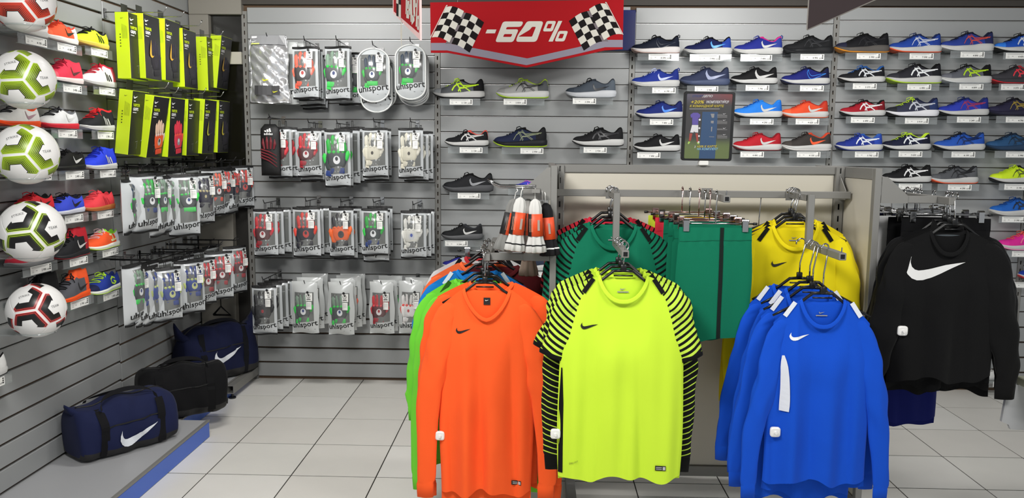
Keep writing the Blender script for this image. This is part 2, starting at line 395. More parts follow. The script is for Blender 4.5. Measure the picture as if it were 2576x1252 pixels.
def shoe_meshes(st):
    d = STY[st]; o = d['open']
    up = MB(); rings = []; K = 9
    xs = [.004+.992*(i/(NX-1)) for i in range(NX)]
    for x in xs:
        half = []
        op = smooth((x-o+.02)/.05)
        w = cinterp(x, W_TAB); zm = cinterp(x, d['zm']); zt = cinterp(x, d['zt'])
        for k in range(K):
            h = k/(K-1); xx = x+.055*math.sin(2*PI*x)*math.sin(PI*x)*h*(1-op*h); y,z = shoe_S(st, xx, h*.995); half.append((xx,y,z))
        xl, yl, zl = half[-1]
        inn = [(xl,yl*.82, zl-.012*op), (xl,yl*.72, zl*(1-op*.55)+(zm+.02)*op*.55), (xl,yl*.5*(1), zl*(1-op)+(zm+.03)*op)]
        half += inn
        rings.append([(xx,-y,z) for xx,y,z in half]+[(xx,y,z) for xx,y,z in reversed(half)])
    n = len(rings[0])
    vs = [p for r in rings for p in r]
    fs = {0:[],1:[],2:[],3:[]}
    for i in range(NX-1):
        x = (xs[i]+xs[i+1])/2
        for j in range(n-1):
            jj = min(j, n-2-j); h = jj/(K-1)
            if x > o-.03 and jj >= K-2: m = 3
            elif (st=='sock' and x > .50 and h > .62): m = 3
            elif x < .165: m = 1
            elif x > .81: m = 2
            else: m = 0
            fs[m].append((i*n+j, (i+1)*n+j, (i+1)*n+j+1, i*n+j+1))
    up.v = vs
    for m in fs: up.f += fs[m]; up.m += [m]*len(fs[m])
    up.f += [tuple(range(n)), tuple(range((NX-1)*n, NX*n))[::-1]]; up.m += [1,2]
    # soles
    def sole(z0f, z1f, g, ins):
        mb = MB(); rg = []
        for k in range(44):
            pass
        N = 26; L = [(i/(N-1)) for i in range(N)]
        rows = []
        for (zf,gg) in ((z0f,g-ins),(z0f,g),(z1f,g+.002),(z1f,g-.02)):
            pass
        prof = [(0,g-ins),(.18,g+.003),(.55,g+.010),(.9,g),(1,g-.012)]
        ringsS = []
        for (t,gg) in prof:
            R = []
            for s in (1,-1):
                LL = L if s == 1 else L[::-1]
                for x in LL:
                    xx = .5+(x-.5)*(1.0+gg*1.2); w = max(cinterp(x,W_TAB)+gg,.006)
                    z = z0f(x)+(z1f(x)-z0f(x))*t
                    R.append((xx, -w*s, z))
            ringsS.append(R)
        mb.loft(ringsS, cap=True); return mb
    zb = lambda x: cinterp(x,d['zb']); zm = lambda x: cinterp(x,d['zm'])
    if st == 'run':
        mid = sole(lambda x: zb(x)+.022, lambda x: zm(x)+.008, .012, .004)
        out = sole(zb, lambda x: zb(x)+.024+.02*max(0,1-x*5), .008, .02)
    else:
        mid = sole(lambda x: zb(x)+.014, lambda x: zm(x)+.004, .006, .0)
        out = sole(zb, lambda x: zb(x)+.015, .004, .01)
    # laces and tongue
    la = MB(); t0 = .25 if st!='sock' else .24; t1 = o-.05
    for k in range(6):
        x = t0+(t1-t0)*k/5
        pts = []
        for q in range(9):
            a = -1+2*q/8; h = 1-abs(a)*.30
            y,z = shoe_S(st, x+.018*a*(1 if k%2 else -1), h); pts.append((x+.014*a*(1 if k%2 else -1), math.copysign(max(y,.0),a) if a else 0, z+.010))
        la.tube(pts, .0085, 6)
    zt = cinterp(t1,d['zt'])
    for s in (-1,1):
        la.tube([(t1,0,zt+.012),(t1-.04,s*.05,zt+.040),(t1-.09,s*.085,zt+.022),(t1-.10,s*.07,zt-.03),(t1-.04,s*.03,zt-.0),(t1,0,zt+.012)], .0075, 6)
        la.tube([(t1,0,zt+.012),(t1-.03,s*.06,zt),(t1-.07,s*.10,zt-.07),(t1-.06,s*.115,zt-.11)], .0065, 6)
    tg = MB(); R = []
    for i in range(6):
        u = i/5; x = o-.13+.15*u; z = cinterp(min(x,o-.0),d['zt'])*(1-u)+d['tong']*u+.004
        w = .05+.018*u
        R.append([(x,-w,z-.035*1),(x,-w*.5,z-.006),(x,0,z),(x,w*.5,z-.006),(x,w,z-.035)])
    R2 = [[(p[0]+.016,p[1],p[2]-.014) for p in r] for r in R]
    tg.loft(R, closed=False); tg.loft(R2, closed=False)
    tg.loft([R[-1],R2[-1]], closed=False)
    tab = MB(); tab.tube([(.955,0,.36 if st!='sock' else .5),(.985,0,.40 if st!='sock' else .53),(1.005,0,.385 if st!='sock' else .52),(1.0,0,.33 if st!='sock' else .45)], .012, 6, rr=[.012,.011,.011,.012])
    return up, mid, out, la, tg, tab
def _off(st, k=.006):
    def fn(x, h):
        h = max(.02, min(.97,h)); y,z = shoe_S(st, max(.01,min(.99,x)), h)
        y2,z2 = shoe_S(st, max(.01,min(.99,x)), min(h+.03,.99)); ny,nz = (z2-z), -(y2-y); L = math.hypot(ny,nz) or 1
        return (x, -(y+ny/L*k), z+nz/L*k)
    return fn
def dens(pts, n=6):
    r = []
    for a,b in zip(pts, pts[1:]): r += [(a[0]+(b[0]-a[0])*k/n, a[1]+(b[1]-a[1])*k/n) for k in range(n)]
    return r+[pts[-1]]
def logo_mesh(st, kind):
    mb = MB(); f0 = _off(st)
    def f(x,z): zm = cinterp(x,STY[st]['zm']); zt = cinterp(x,STY[st]['zt']); return f0(x,(z-zm)/(zt-zm))
    if kind in ('tick','tickbig'):
        W = .33 if kind=='tick' else .42
        if st != 'run': W *= .92
        tick(mb, f, W, W*.92, .70, .185 if st=='run' else .165 if st=='ind' else .185, sub=3)
    elif kind == 'tickline':
        m2 = MB(); tick(m2, lambda x,z:(x,0,z), .40, .36, .70, .190, sub=3)
        lo = [(m2.v[i][0],m2.v[i][2]) for i in range(0,len(m2.v),2)]; up = [(m2.v[i][0],m2.v[i][2]) for i in range(1,len(m2.v),2)]
        mb.strip(lo, .009, 0, f); mb.strip(up, .009, 0, f)
    elif kind in ('cross','crossline'):
        w = .025 if kind=='cross' else .008
        L = [dens([(.385,.122),(.43,.178),(.49,.215),(.58,.236),(.70,.246),(.80,.252),(.90,.262)]), dens([(.505,.118),(.545,.165),(.60,.195),(.67,.215),(.76,.232),(.85,.248)]),
             dens([(.462,.232),(.505,.185),(.555,.118)]), dens([(.53,.268),(.60,.225),(.67,.180),(.735,.138)])]
        for p in L:
            if kind=='cross': mb.strip(p, [w*(.75+.25*math.sin(PI*min(1,i/len(p)+.2))) for i in range(len(p))], 0, f)
            else:
                for o_ in (-.011,.011): mb.strip([(x+o_*.6,h+o_*.7) for x,h in p], w, 0, f)
    elif kind == 'three':
        for k in range(3):
            x = .56+.075*k; mb.strip(dens([(x+.02,.095),(x-.045,.185+.012*k)],5), .036, 0, f)
    elif kind == 'jay':
        mb.strip(dens([(.60,.232),(.70,.228),(.695,.17),(.66,.128),(.60,.135)],4), .032, 0, f); mb.strip(dens([(.64,.122),(.80,.150)],4), .030, 0, f)
    elif kind == 'gee':
        mb.strip(dens([(.77,.205),(.70,.238),(.60,.205),(.60,.142),(.70,.118),(.76,.148),(.69,.168)],4), .030, 0, f)
    return mb
_sm = {}; SL = .30
PHM = pla('#777777','shoe_placeholder')
def shoe_set(st):
    if st not in _sm:
        S = Matrix.Scale(1,4); out = []
        for nm,mb in zip(('upper','midsole','outsole','laces','tongue','heel_tab'), shoe_meshes(st)):
            mats = [PHM]*4 if nm == 'upper' else [PHM]
            me = mb.mesh(nm, mats, smooth=True); out.append((nm,me))
            if nm in ('midsole','outsole'):
                try: me.set_sharp_from_angle(angle=.7)
                except Exception: pass
        _sm[st] = out
    return _sm[st]
_lg = {}
def shoe(label, st, c, loc, L=.30, rotz=0, logo='tick', group=None, tab=False, flip=False, pitch=0, category='shoe', name='sports_shoe'):
    """c: upper, toe, heel, lining, mid, out, lace, logo colours"""
    u,toe,heel,lin_,mid,out,lace,lg = c
    t = thing(name, label, category, loc, (0,pitch,rotz), group)
    t.scale = (L,L,L)
    mm = dict(upper=[mat('shoe_mesh_fabric',x,.72,bump=.4,bscale=120,var=.08,vscale=12,spec=.22) for x in (u,toe,heel,lin_)], midsole=[mat('shoe_foam',mid,.55,spec=.3)], outsole=[mat('shoe_rubber',out,.5)], laces=[fab(lace,'lace')], tongue=[fab(lin_,'tongue_fabric')], heel_tab=[fab(heel,'tab_fabric')])
    for nm,me in shoe_set(st):
        if nm == 'heel_tab' and not tab: continue
        put(me, nm, t, mats=mm[nm])
    if logo:
        if (st,logo) not in _lg: _lg[(st,logo)] = logo_mesh(st,logo).mesh('side_mark', [PHM], smooth=True)
        put(_lg[(st,logo)], 'side_mark', t, mats=[mat('shoe_print',lg,.4)])
    return t
# ------------------------------------------------------------------ acrylic shoe shelf with price card
SHM = MB()
SHM.box((-.125,-.115,-.003),(.125,-.002,0)); SHM.box((-.125,-.115,-.042),(.125,-.1125,0)); SHM.box((-.125,-.004,0),(.125,-.0015,.022)); SHM.box((-.125,-.1124,-.042),(.125,-.105,-.0395))
SHM = SHM.mesh('shelf_plate', ACR)
CARD = MB().box((-.071,-.0006,-.017),(.071,0,.017)).mesh('price_card', PAPER)
_pr = {}
def print_mesh(txt):
    if txt not in _pr:
        mb = MB()
        if txt: mb.addmesh(text_mesh(txt, .0135, .02), T(.018,0,-.010)); mb.addmesh(text_mesh('руб', .010, .01), T(.049,0,-.010))
        mb.strip([(-.064,.012),(.045,.012)], .0022, 0, mi=1); mb.strip([(-.06,.0075),(.03,.0075)], .0012, 0, mi=1)
        for k in range(3): mb.box((.058,-.0003,-.010+k*.0085),(.065,0,-.004+k*.0085))
        mb.ring((-.055,-.003), .0035,.0045, 0, 10, mi=1); mb.strip([(-.062,-.009),(-.048,-.009)], .0012, 0, mi=1)
        mb.strip([(-.034,-.003),(-.026,-.003)], .003, 0, mi=1)
        _pr[txt] = mb.mesh('price_print', [INK, GREYINK])
    return _pr[txt]
def shelf(label, loc, price, rotz=0, cardx=0, w=.25, group=None, tilt=0):
    t = thing('shoe_shelf', label, 'shelf', loc, (0,tilt,rotz), group); 
    p = put(SHM, 'shelf_plate', t); p.scale = (w/.25,1,1)
    c = put(CARD, 'price_card', t, (cardx,-.1155,-.0215)); put(print_mesh(price), 'price_print', c, (0,-.0009,0))
    return t
GRID = {}
def wall_shoe(label, x0, x1, y, st, cols, logo, price, cardpx=None, tab=False, L=None, hold=(0.0,), noshelf=False):
    """x0 toe px, x1 heel px, y sole px on the back wall"""
    Y = YB-.068; a = atY(x0,y,Y); b = atY(x1,y,Y); L = L or (b-a).length
    shoe(label, st, cols, (a.x, Y, (a.z+b.z)/2), L, 0, logo, tab=tab, group='running shoes on the back wall')
    if not noshelf:
        c = (a+b)/2+Vector((.012,0,0)); z = (a.z+b.z)/2
        cx = 0
        if cardpx: cx = atY(cardpx, y+12, YB-.116).x-c.x
        lb = 'clear shelf under the '+' '.join(label.split()[:12])
        shelf(lb, (c.x,YB-.001,z-.0015), price, 0, cx, group='acrylic shelves on the back wall')
K='#0c0c0d'; W_='#c6c6c4'; NV='#171c33'; RB='#1c2c86'
def C(u,toe=None,heel=None,lin_=None,mid=W_,out=K,lace=None,lg=W_): return (u,toe or u,heel or u,lin_ or K,mid,out,lace or u,lg)
WS = [
 ('grey and black running shoe with neon lime side stripes, first under the sale banner',1090,1218,248,'run',C('#55585c','#a3a7aa','#18181a','#1b1b1c',W_,K,'#c6ee35','#c6ee35'),'cross','2 134',1160),
 ('pale grey running shoe with lime sole and black stripes, middle under the sale banner',1249,1379,248,'run',C('#9b9c9a','#8c8d8b','#55585a','#c2e64a',W_,'#a8cf2e','#c9ec58','#232527'),'crossline','2 818',1296),
 ('slate grey flexible running shoe with dark tick and pale sole, last under the banner',1422,1548,246,'run',C('#4a525c','#3f4852','#59626c','#3a414a','#c9ccd0','#b5b9be','#23262b','#20242a'),'tick','3 294',1470),
 ('black running shoe with white stripes and coral red collar lining',1120,1228,368,'run',C('#17181b',None,None,'#e2594e',W_,K,K,W_),'cross','2 134',1185),
 ('navy trail running shoe with lime outsole and grey green stripes',1242,1375,370,'run',C('#1c2440','#1b2342','#1a1b1e',K,'#191b20','#b7dc2e','#1d2126','#8d9678'),'crossline','2 994',1338),
 ('all black running shoe with white sole, above the cream gondola panel corner',1440,1567,368,'run',C('#1a1a1c',None,None,None,W_,K,K,'#343437'),'cross','2 934',1497),
 ('charcoal running shoe with grey tick and dark grey sole',1115,1240,482,'run',C('#1f2023',None,None,None,'#4c4d50','#2b2b2d',K,'#8b8d91'),'tick','3 174',1180),
 ('black running shoe with white tick above the orange jerseys',1111,1214,601,'run',C('#1c1d1f',None,None,'#34363a','#5a5b5d','#2e2e30',K,W_),'tick','3 294',1148),
 ('navy black running shoe with air heel unit, first in top row of third bay',1588,1708,136,'run',C('#161b2b',None,None,None,'#d9d4d2','#b49a92',K,'#2b3142'),'tickline','8 290',1661,1),
 ('navy running shoe with small sky blue tick and heel, second in top row',1720,1838,138,'run',C('#161c4a',None,'#24409a',None,W_,W_,K,'#5aa6ee'),'tick','7 990',1784),
 ('royal blue running shoe with white tick and pink collar loop',1845,1966,138,'run',C('#232c86',None,'#2f3f92','#e0308f',W_,W_,'#2a3390',W_),'tick','7 490',1912,1),
 ('all black trail running shoe, last in top row of the third bay',1969,2093,136,'run',C('#1b1c1e',None,None,None,'#1d1e20','#2e2f31',K,'#3a3b3e'),'crossline','4 993',2043),
 ('blue running shoe with pale lavender straps and white sole',1588,1707,219,'run',C('#22358f','#263b96','#1f2f80','#22347a',W_,W_,'#b9c2e6','#b3bde4'),'tick','6 190',1670,1),
 ('slate navy running shoe with grey tick above the poster stand',1710,1833,216,'run',C('#2f3650',None,None,'#262b40','#4a5470','#3a4258','#2b3148','#98a0bd'),'tickbig','5 943',1777),
 ('black running shoe with big white tick, third in second row of third bay',1837,1953,213,'run',C('#151517',None,None,None,W_,K,K,W_),'tickbig','7 790',1905),
 ('deep blue running shoe with bright blue outlined tick',1964,2084,214,'run',C('#1e2470',None,'#171c40',None,W_,'#1b2146','#1b2150','#3c8ff0'),'tickline','5 790',2042),
 ('navy blue running shoe with blue tick beside the poster stand top',1599,1716,298,'run',C('#1b2a72','#182566','#1a2460','#1a2050',W_,'#10142e','#15204f','#3d86ea'),'tick','7 490',1664),
 ('bright azure running shoe with white tick beside the poster stand',1843,1965,297,'run',C('#2a7fe0','#2a7fe0','#1f6ed0','#2a86e6',W_,K,'#2470cc',W_),'tick','4 290',1916),
 ('orange red running shoe with white tick and white sole',1965,2081,297,'run',C('#e2502f','#e9603a','#c23a26','#b8332a',W_,'#d06a4a','#d2432c',W_),'tick','4 620',2031),
 ('black running shoe with white tick beside the poster stand foot',1594,1709,381,'run',C('#161618',None,None,None,W_,K,K,W_),'tick','7 490',1632),
 ('crimson red running shoe with white tick and white sole',1843,1963,379,'run',C('#b5202c','#b01e2a','#a81c28','#8a1822',W_,'#6a1018','#a51c28',W_),'tick','4 490',1892),
 ('charcoal brown running shoe with orange tick and orange collar edge',1965,2088,379,'run',C('#3a3634','#453f3c','#3a3432','#d0482e',W_,'#dcd8d6','#322e2c','#ee5a30'),'tick','4 130',2034),
 ('black navy running shoe with amber orange sole, first in top row of the last bay',2100,2233,134,'run',C('#17171b','#22243a',None,None,'#5a5653','#e8962a',K,'#2c2c30'),'crossline','5 990',2185),
 ('blue running shoe with orange outsole and white outlined stripes',2234,2364,134,'run',C('#24459c','#24459c','#213e92','#1b2c60',W_,'#e8592e','#1d2c5a','#dfe6f2'),'crossline','7 590',2318),
 ('blue running shoe with orange outlined stripes and white sole',2363,2495,130,'run',C('#2b3f8e','#2b3f8e','#262c5a','#1a1e3a',W_,'#d9dada','#14182e','#e2573c'),'crossline','4 890',2446),
 ('bright blue and black running shoe cut by the photo edge, top row',2498,2625,133,'run',C('#1d4fb4','#2f7ae0','#16203a',K,W_,K,K,'#cfd8e8'),'cross','4 470',2560),
 ('black running shoe with white stripes and blue laces, second row of the last bay',2108,2223,209,'run',C('#1b1c20',None,None,'#2a5fa8',W_,K,'#2b62ac','#d9dcdf'),'cross','3 373',2175),
 ('charcoal running shoe with lime sole and white stripes',2229,2364,211,'run',C('#2b2b31','#32323a','#1c1c20',K,W_,'#b2d435','#2b2b30','#eceff0'),'cross','6 490',2312),
 ('grey and black running shoe with lime stripes and white sole',2363,2490,210,'run',C('#5c5e66','#6b6d75','#141415','#18181a',W_,'#d8dada','#151516','#b6dc30'),'cross','4 899',2443),
 ('charcoal running shoe with red stripes cut by the photo edge',2488,2612,211,'run',C('#3c3b40','#3c3b40','#3a3a40','#c9303c','#3a3a3e','#d02a34','#2c2c30','#e23c4a'),'cross','3 373',2548),
 ('dark red and black running shoe with white stripes',2112,2224,293,'run',C('#9e1c2a','#a51e2c','#7a1822',K,W_,K,K,'#e4e4e4'),'cross','6 490',2170),
 ('dark grey running shoe with neon laces and silver stripes',2226,2357,295,'run',C('#34374a','#26282e','#2b3a66','#1b2144','#e3e3e8',K,'#c8ec3c','#c4c8d2'),'cross','3 919',2306),
 ('violet blue running shoe with thin red stripes and white sole',2357,2483,292,'run',C('#2f3fae','#2b3aa6','#242f86','#23306a',W_,K,'#1f2a6a','#b04058'),'crossline','5 249',2437),
 ('dark purple running shoe with thin gold stripes at the photo edge',2481,2605,292,'run',C('#2c2a42','#2f2d48','#222136',K,'#26253a','#1e1d2c','#22202e','#b39a3c'),'crossline','4 790',2560),
 ('blue running shoe with white stripes, first in fourth row of last bay',2101,2217,379,'run',C('#23348c','#20307e','#2c48a8','#2e5cb4',W_,'#1c2a6c','#2b46a4','#e4e9f2'),'cross','3 742',2180),
 ('navy running shoe with neon lining and white stripes',2218,2337,378,'run',C('#1b1f38','#191c30','#171a2c','#c8ea3a',W_,'#14161e','#c2e636','#e9edf0'),'cross','3 630',2290),
 ('cobalt blue running shoe with dark outlined stripes and black laces',2348,2473,379,'run',C('#2a57b4','#2a55b0','#2652b0','#1c3568',W_,'#12141c','#14161e','#182040'),'crossline','4 199',2423),
 ('teal navy running shoe cut by the photo edge, fourth row',2478,2600,379,'run',C('#2a5078','#2c547e','#203a58','#1c2c40','#243c58','#1c2838','#1f2f44','#1a2430'),'crossline','5 990',2560),
 ('black running shoe with white stripes above the black jerseys',2218,2339,459,'run',C('#19191b',None,None,None,W_,K,K,'#e8e8e8'),'cross','3 630',2290),
 ('grey running shoe with black stripes and orange outsole',2337,2456,461,'run',C('#54565a','#5c5e62','#5a5c60','#222326',W_,'#ee5c30','#1d1d1f','#1b1b1d'),'crossline','4 290',2414),
 ('neon yellow running shoe with black toe and black stripes',2489,2610,460,'run',C('#cdea2c','#d2ee30','#c6e42a',K,W_,K,'#cbe82c','#24282a'),'crossline','3 190',2556),
 ('blue running shoe with white sole beside the clip hangers',2489,2610,541,'run',C('#2260b8','#2364bc','#1c4c96','#18365e',W_,W_,'#1c4a90','#16243c'),'cross','3 190',2550),
 ('magenta pink running shoe with coral laces',2507,2630,627,'run',C('#d82a92','#dc3098','#c4248a','#b8207e',W_,'#e88cb8','#f06a54','#ef6f9a'),'cross','3 793',2575),
 ('blue running shoe with red and white sole below the pink shoe',2562,2690,705,'run',C('#1f3a9a','#1f3a9a','#1c3288',K,W_,'#cf3038',K,W_),'cross','3 990',2575),
 ('white shoe on the lowest shelf behind the black jersey hem',2462,2525,952,'run',C('#dededb',None,None,'#9a9a98',W_,'#cfcfcc','#d0d0ce','#b9b9b6'),'tick','4 790',2527),
 ('violet blue kids shoe with pink strap behind the sock packs',1296,1352,472,'ind',C('#3f45b8','#5660cc','#4a50c0','#c064c8','#3f48b4','#c25ab4','#d66ad0','#d66ad0'),'tick','2 190',1372),
 ('blue kids shoe with pink lining between socks and gondola post',1349,1412,590,'ind',C('#3350c0','#e08098','#3350c0','#e07f98','#4a4a52','#39393f','#e08098','#e08098'),'tick','2 290',1380),
 ('violet shoe with white sole behind the orange jersey rack',1113,1190,672,'run',C('#2c2f8c','#2c2f8c','#2a2c80',K,W_,W_,K,W_),None,'2 390',1180),
 ('navy shoe with thick white sole and red spot beside card 2 842',1290,1392,678,'run',C('#2b3446','#2b3446','#262e3e',K,W_,W_,'#e24a5a','#e24a5a'),None,'2 842',1345),
]
for r in WS: wall_shoe(*r[:9], tab=len(r) > 9)
# ------------------------------------------------------------------ left wall football shoes (toe towards the camera, heel away)
def left_shoe(label, cx, cy, st, cols, logo, price, L=.27, cardoff=0, rot=0, noshelf=False, fcy=None):
    """cx, cy: pixel of the middle of the sole edge; shoe stands on a shelf on the left wall"""
    X = XL+.085; p = atX(cx, cy, X+.04)
    a = PI/2+rot   # local +x (heel) -> +Y
    q = Vector((X,p.y,p.z)) - Vector((math.cos(a),math.sin(a),0))*L/2
    shoe(label, st, cols, q, L, a, logo, name='football_shoe', group='football shoes on the side wall')
    if not noshelf:
        shelf('clear shelf under the '+' '.join(label.split()[:12]), (XL+.001,p.y+.02,p.z-.0015), price, PI/2, cardoff, .235, group='acrylic shelves on the side wall')
# order: pixel of sole middle
LS = [
 ('white and red football shoe half hidden behind the top ball',88,88,'ind',C('#e8e6e4','#e8e6e4','#e8e6e4','#d8475a',W_,W_,'#d03048','#d8475a'),'tick','4 190'),
 ('orange to white football shoe with black tick beside the top ball',166,106,'ind',C('#f0603c','#f4704a','#eedad6','#e8452e','#e6e2de',W_,'#e04a30','#2a2a2c'),'tick','4 190'),
 ('neon yellow football shoe with three black bars and black sock collar',248,119,'ind',C('#d4f032','#d4f032','#cbe82e','#18181a','#cdbd52','#c79a4c','#18181a','#1c1c1c'),'three','3 390'),
 ('dark blue football shoe hidden behind the upper green ball',70,212,'ind',C('#20307a',None,None,K,W_,W_,K,'#2a3a9a'),None,'3 490'),
 ('crimson high football shoe with dark tick fading to white sole',180,209,'mid',C('#dc3a52','#dd5a68','#d83c50','#d8384c','#e3d6d4','#2a2a2c','#b82840','#5a2a34'),'tick','3 490'),
 ('white football shoe with three black bars and red collar',268,217,'mid',C('#e9e8e6','#e9e8e6','#d25a66','#c8283c',W_,W_,'#c8283c','#1c1c1e'),'three','2 990'),
 ('white football shoe with orange sole and silver red tick',65,318,'ind',C('#e9e8e5','#e9e8e5','#e4e2df','#f0542c','#f0501e','#e84a1c','#2c2c2e','#b08a98'),'tick','5 590'),
 ('white grey football shoe with red sole and black laces',168,323,'ind',C('#dfe0e0','#e4e4e3','#d2d4d6','#6a6c70','#d0283a','#c82438','#1e1e20','#c9c9ca'),'tick','2 690'),
 ('black football shoe with red collar and three white bars',264,328,'mid',C('#222326','#222326','#26272a','#dc2a30',W_,W_,'#d42a30',W_),'three','3 390'),
 ('white tipped football shoe behind the lower green ball',100,430,'ind',C('#e0e0de',None,None,'#7a7a7a',W_,W_,'#cfcfcf','#8a8a8a'),None,'2 690'),
 ('black leather football shoe with white tick and white heel sole',186,428,'ind',C('#161617',None,'#19191b',None,'#19191a',K,K,W_),'tick','2 490'),
 ('royal blue football shoe with three white bars and white sole',270,425,'mid',C('#2a3fd0','#2b42d6','#2a3fd0','#2a46d8',W_,W_,'#1f2fa8',W_),'three','3 990'),
 ('red football shoe with black tick behind the black green ball',104,540,'ind',C('#dc2f38',None,None,K,'#2a2a2c',K,'#c02530','#2a1a1c'),'tick','2 490'),
 ('blue football shoe with black laces and black tick',184,538,'ind',C('#3a4cc8','#3548c4','#3c50cc','#16182a','#c9ccd8',K,K,'#15151a'),'tick','2 590'),
 ('coral red football shoe with gum brown sole',264,528,'ind',C('#e0424a','#dd3c46','#e0484e','#d83a44','#b06a38','#a86232','#e0505a','#c83440'),'three','3 490'),
 ('red and grey football shoe squeezed below the black green ball',100,664,'ind',C('#d8354a','#d8354a','#8f9092','#b0b0b2','#8a8b8d','#77787a','#c82c40','#d8354a'),None,'2 990'),
 ('black high football shoe with red sock collar and white tick',196,646,'sock',C('#1e1f22','#1c1d20','#a8222e','#b3222e','#202124','#8e1c26',K,W_),'tick','2 490'),
 ('orange football shoe with cream letter mark and lime sole',276,624,'ind',C('#ee5a2c','#ee5a2c','#d8d8e2','#8fd83a','#e4e6dc','#b8d838','#e8c4c8','#e6e2a8'),'jay','2 190'),
 ('black sock football shoe hidden behind the black red ball',118,765,'sock',C('#151516',None,None,None,'#d8dad8',W_,K,K),None,'2 490'),
 ('grey high football shoe with orange sock collar and orange sole',198,752,'sock',C('#57585e','#5a5b60','#e8542c','#ee5a2c','#f0581e','#e85018','#1c1c1e','#19191b'),'tick','2 790'),
 ('navy football shoe with lime laces and lime letter mark',278,733,'ind',C('#22388e','#1c2244','#22388e','#20306e','#dfe4da','#b4dc3c','#b8e43c','#b8e43c'),'gee','2 490'),
 ('white black football shoe tip at the photo edge',-24,958,'ind',C('#dadad8','#1c1c1e','#dadad8',K,W_,K,W_,K),None,'2 990'),
]
for r in LS: left_shoe(*r)
# ================================================================== BALLS
def ball_mesh():
    import bmesh
    bm = bmesh.new(); bmesh.ops.create_icosphere(bm, subdivisions=7, radius=.11)
    ic = bmesh.new(); bmesh.ops.create_icosphere(ic, subdivisions=1, radius=1); V = [v.co.normalized() for v in ic.verts]
    F = [[v.index for v in f.verts] for f in ic.faces]
    # four disjoint faces covering all twelve vertices
    def pick(ch, used):
        if len(ch) == 4: return ch
        for i,f in enumerate(F):
            if ch and i <= ch[-1]: continue
            if not any(v in used for v in f):
                r = pick(ch+[i], used|set(f))
                if r: return r
    ch = pick([], set())
    nb = {i:[e.other_vert(ic.verts[i]).index for e in ic.verts[i].link_edges] for i in range(12)} if ic.verts.ensure_lookup_table() is None else {}
    col = bm.verts.layers.float_color.new('ballcol')
    info = []
    for i in range(12):
        f = [F[k] for k in ch if i in F[k]][0]; o = [v for v in f if v != i]
        sides = []
        c = V[i]; t3 = (V[f[0]]+V[f[1]]+V[f[2]]).normalized()
        tx = (t3-c*t3.dot(c)).normalized(); ty = c.cross(tx)
        info.append((c, tx, ty, o))
    Vn = np.array([tuple(v) for v in V])
    for v in bm.verts:
        d = v.co.normalized(); k = int(np.argmax(Vn@np.array(tuple(d)))); c,tx,ty,o = info[k]
        best = -9
        for n_ in nb[k]:
            tn = (V[n_]-c*V[n_].dot(c)).normalized(); q = math.atan2(d.dot(tn), d.dot(c))
            if q > best: best = q
        az = math.atan2(d.dot(ty), d.dot(tx)); e = .5536-best
        v[col] = (.5+.5*math.cos(az-.33), best, 0, 1)
        v.co = d*(.11-(.0014*max(0,1-e/.02)))
    me = bpy.data.meshes.new('ball'); bm.to_mesh(me); me.polygons.foreach_set('use_smooth',[True]*len(me.polygons))
    c,tx,ty,o = info[F[ch[0]][0]]; f = F[ch[0]]; t3 = (V[f[0]]+V[f[1]]+V[f[2]]).normalized()
    bm.free(); ic.free(); return me, t3, [V[i] for i in f]
BALL, TRI, TRV = ball_mesh()
BALLPH = pla('#888888','ball_placeholder'); BALL.materials.append(BALLPH)
def ball_mat(col, col2, wide):
    """black band with coloured pinstripes on the outer part (wide: nearly all pinstripes)"""
    m = bpy.data.materials.new('ball_print'); m.use_nodes = True; nt = m.node_tree; b = nt.nodes['Principled BSDF']; b.inputs['Roughness'].default_value = .35
    at = nt.nodes.new('ShaderNodeAttribute'); at.attribute_name = 'ballcol'
    sp = nt.nodes.new('ShaderNodeSeparateColor'); nt.links.new(at.outputs['Color'], sp.inputs[0])
    def math_(op, a, bb):
        n = nt.nodes.new('ShaderNodeMath'); n.operation = op
        for i,x in ((0,a),(1,bb)):
            if isinstance(x,(int,float)): n.inputs[i].default_value = x
            else: nt.links.new(x, n.inputs[i])
        return n.outputs[0]
    g = math_('DIVIDE', math_('SUBTRACT', sp.outputs[1], .225), .285)
    inb = math_('MULTIPLY', math_('GREATER_THAN', g, 0), math_('LESS_THAN', g, 1.0)); on = math_('MULTIPLY', inb, math_('GREATER_THAN', sp.outputs[0], .5+.5*math.cos(1.80)))
    fr = math_('FRACT', math_('MULTIPLY', g, 6.0), 0); st = math_('GREATER_THAN', fr, math_('SUBTRACT', .75, math_('MULTIPLY', g, .6)) if wide else .5)
    lim = math_('GREATER_THAN', g, .10 if wide else .66)
    cm = math_('MULTIPLY', st, lim)
    m1 = nt.nodes.new('ShaderNodeMix'); m1.data_type='RGBA'; m1.inputs[6].default_value = rgb('#141415'); m1.inputs[7].default_value = rgb(col); nt.links.new(cm, m1.inputs[0])
    m2 = nt.nodes.new('ShaderNodeMix'); m2.data_type='RGBA'; m2.inputs[6].default_value = rgb('#e9e8e6'); nt.links.new(on, m2.inputs[0]); nt.links.new(m1.outputs[2], m2.inputs[7])
    nt.links.new(m2.outputs[2], b.inputs['Base Color']); return m
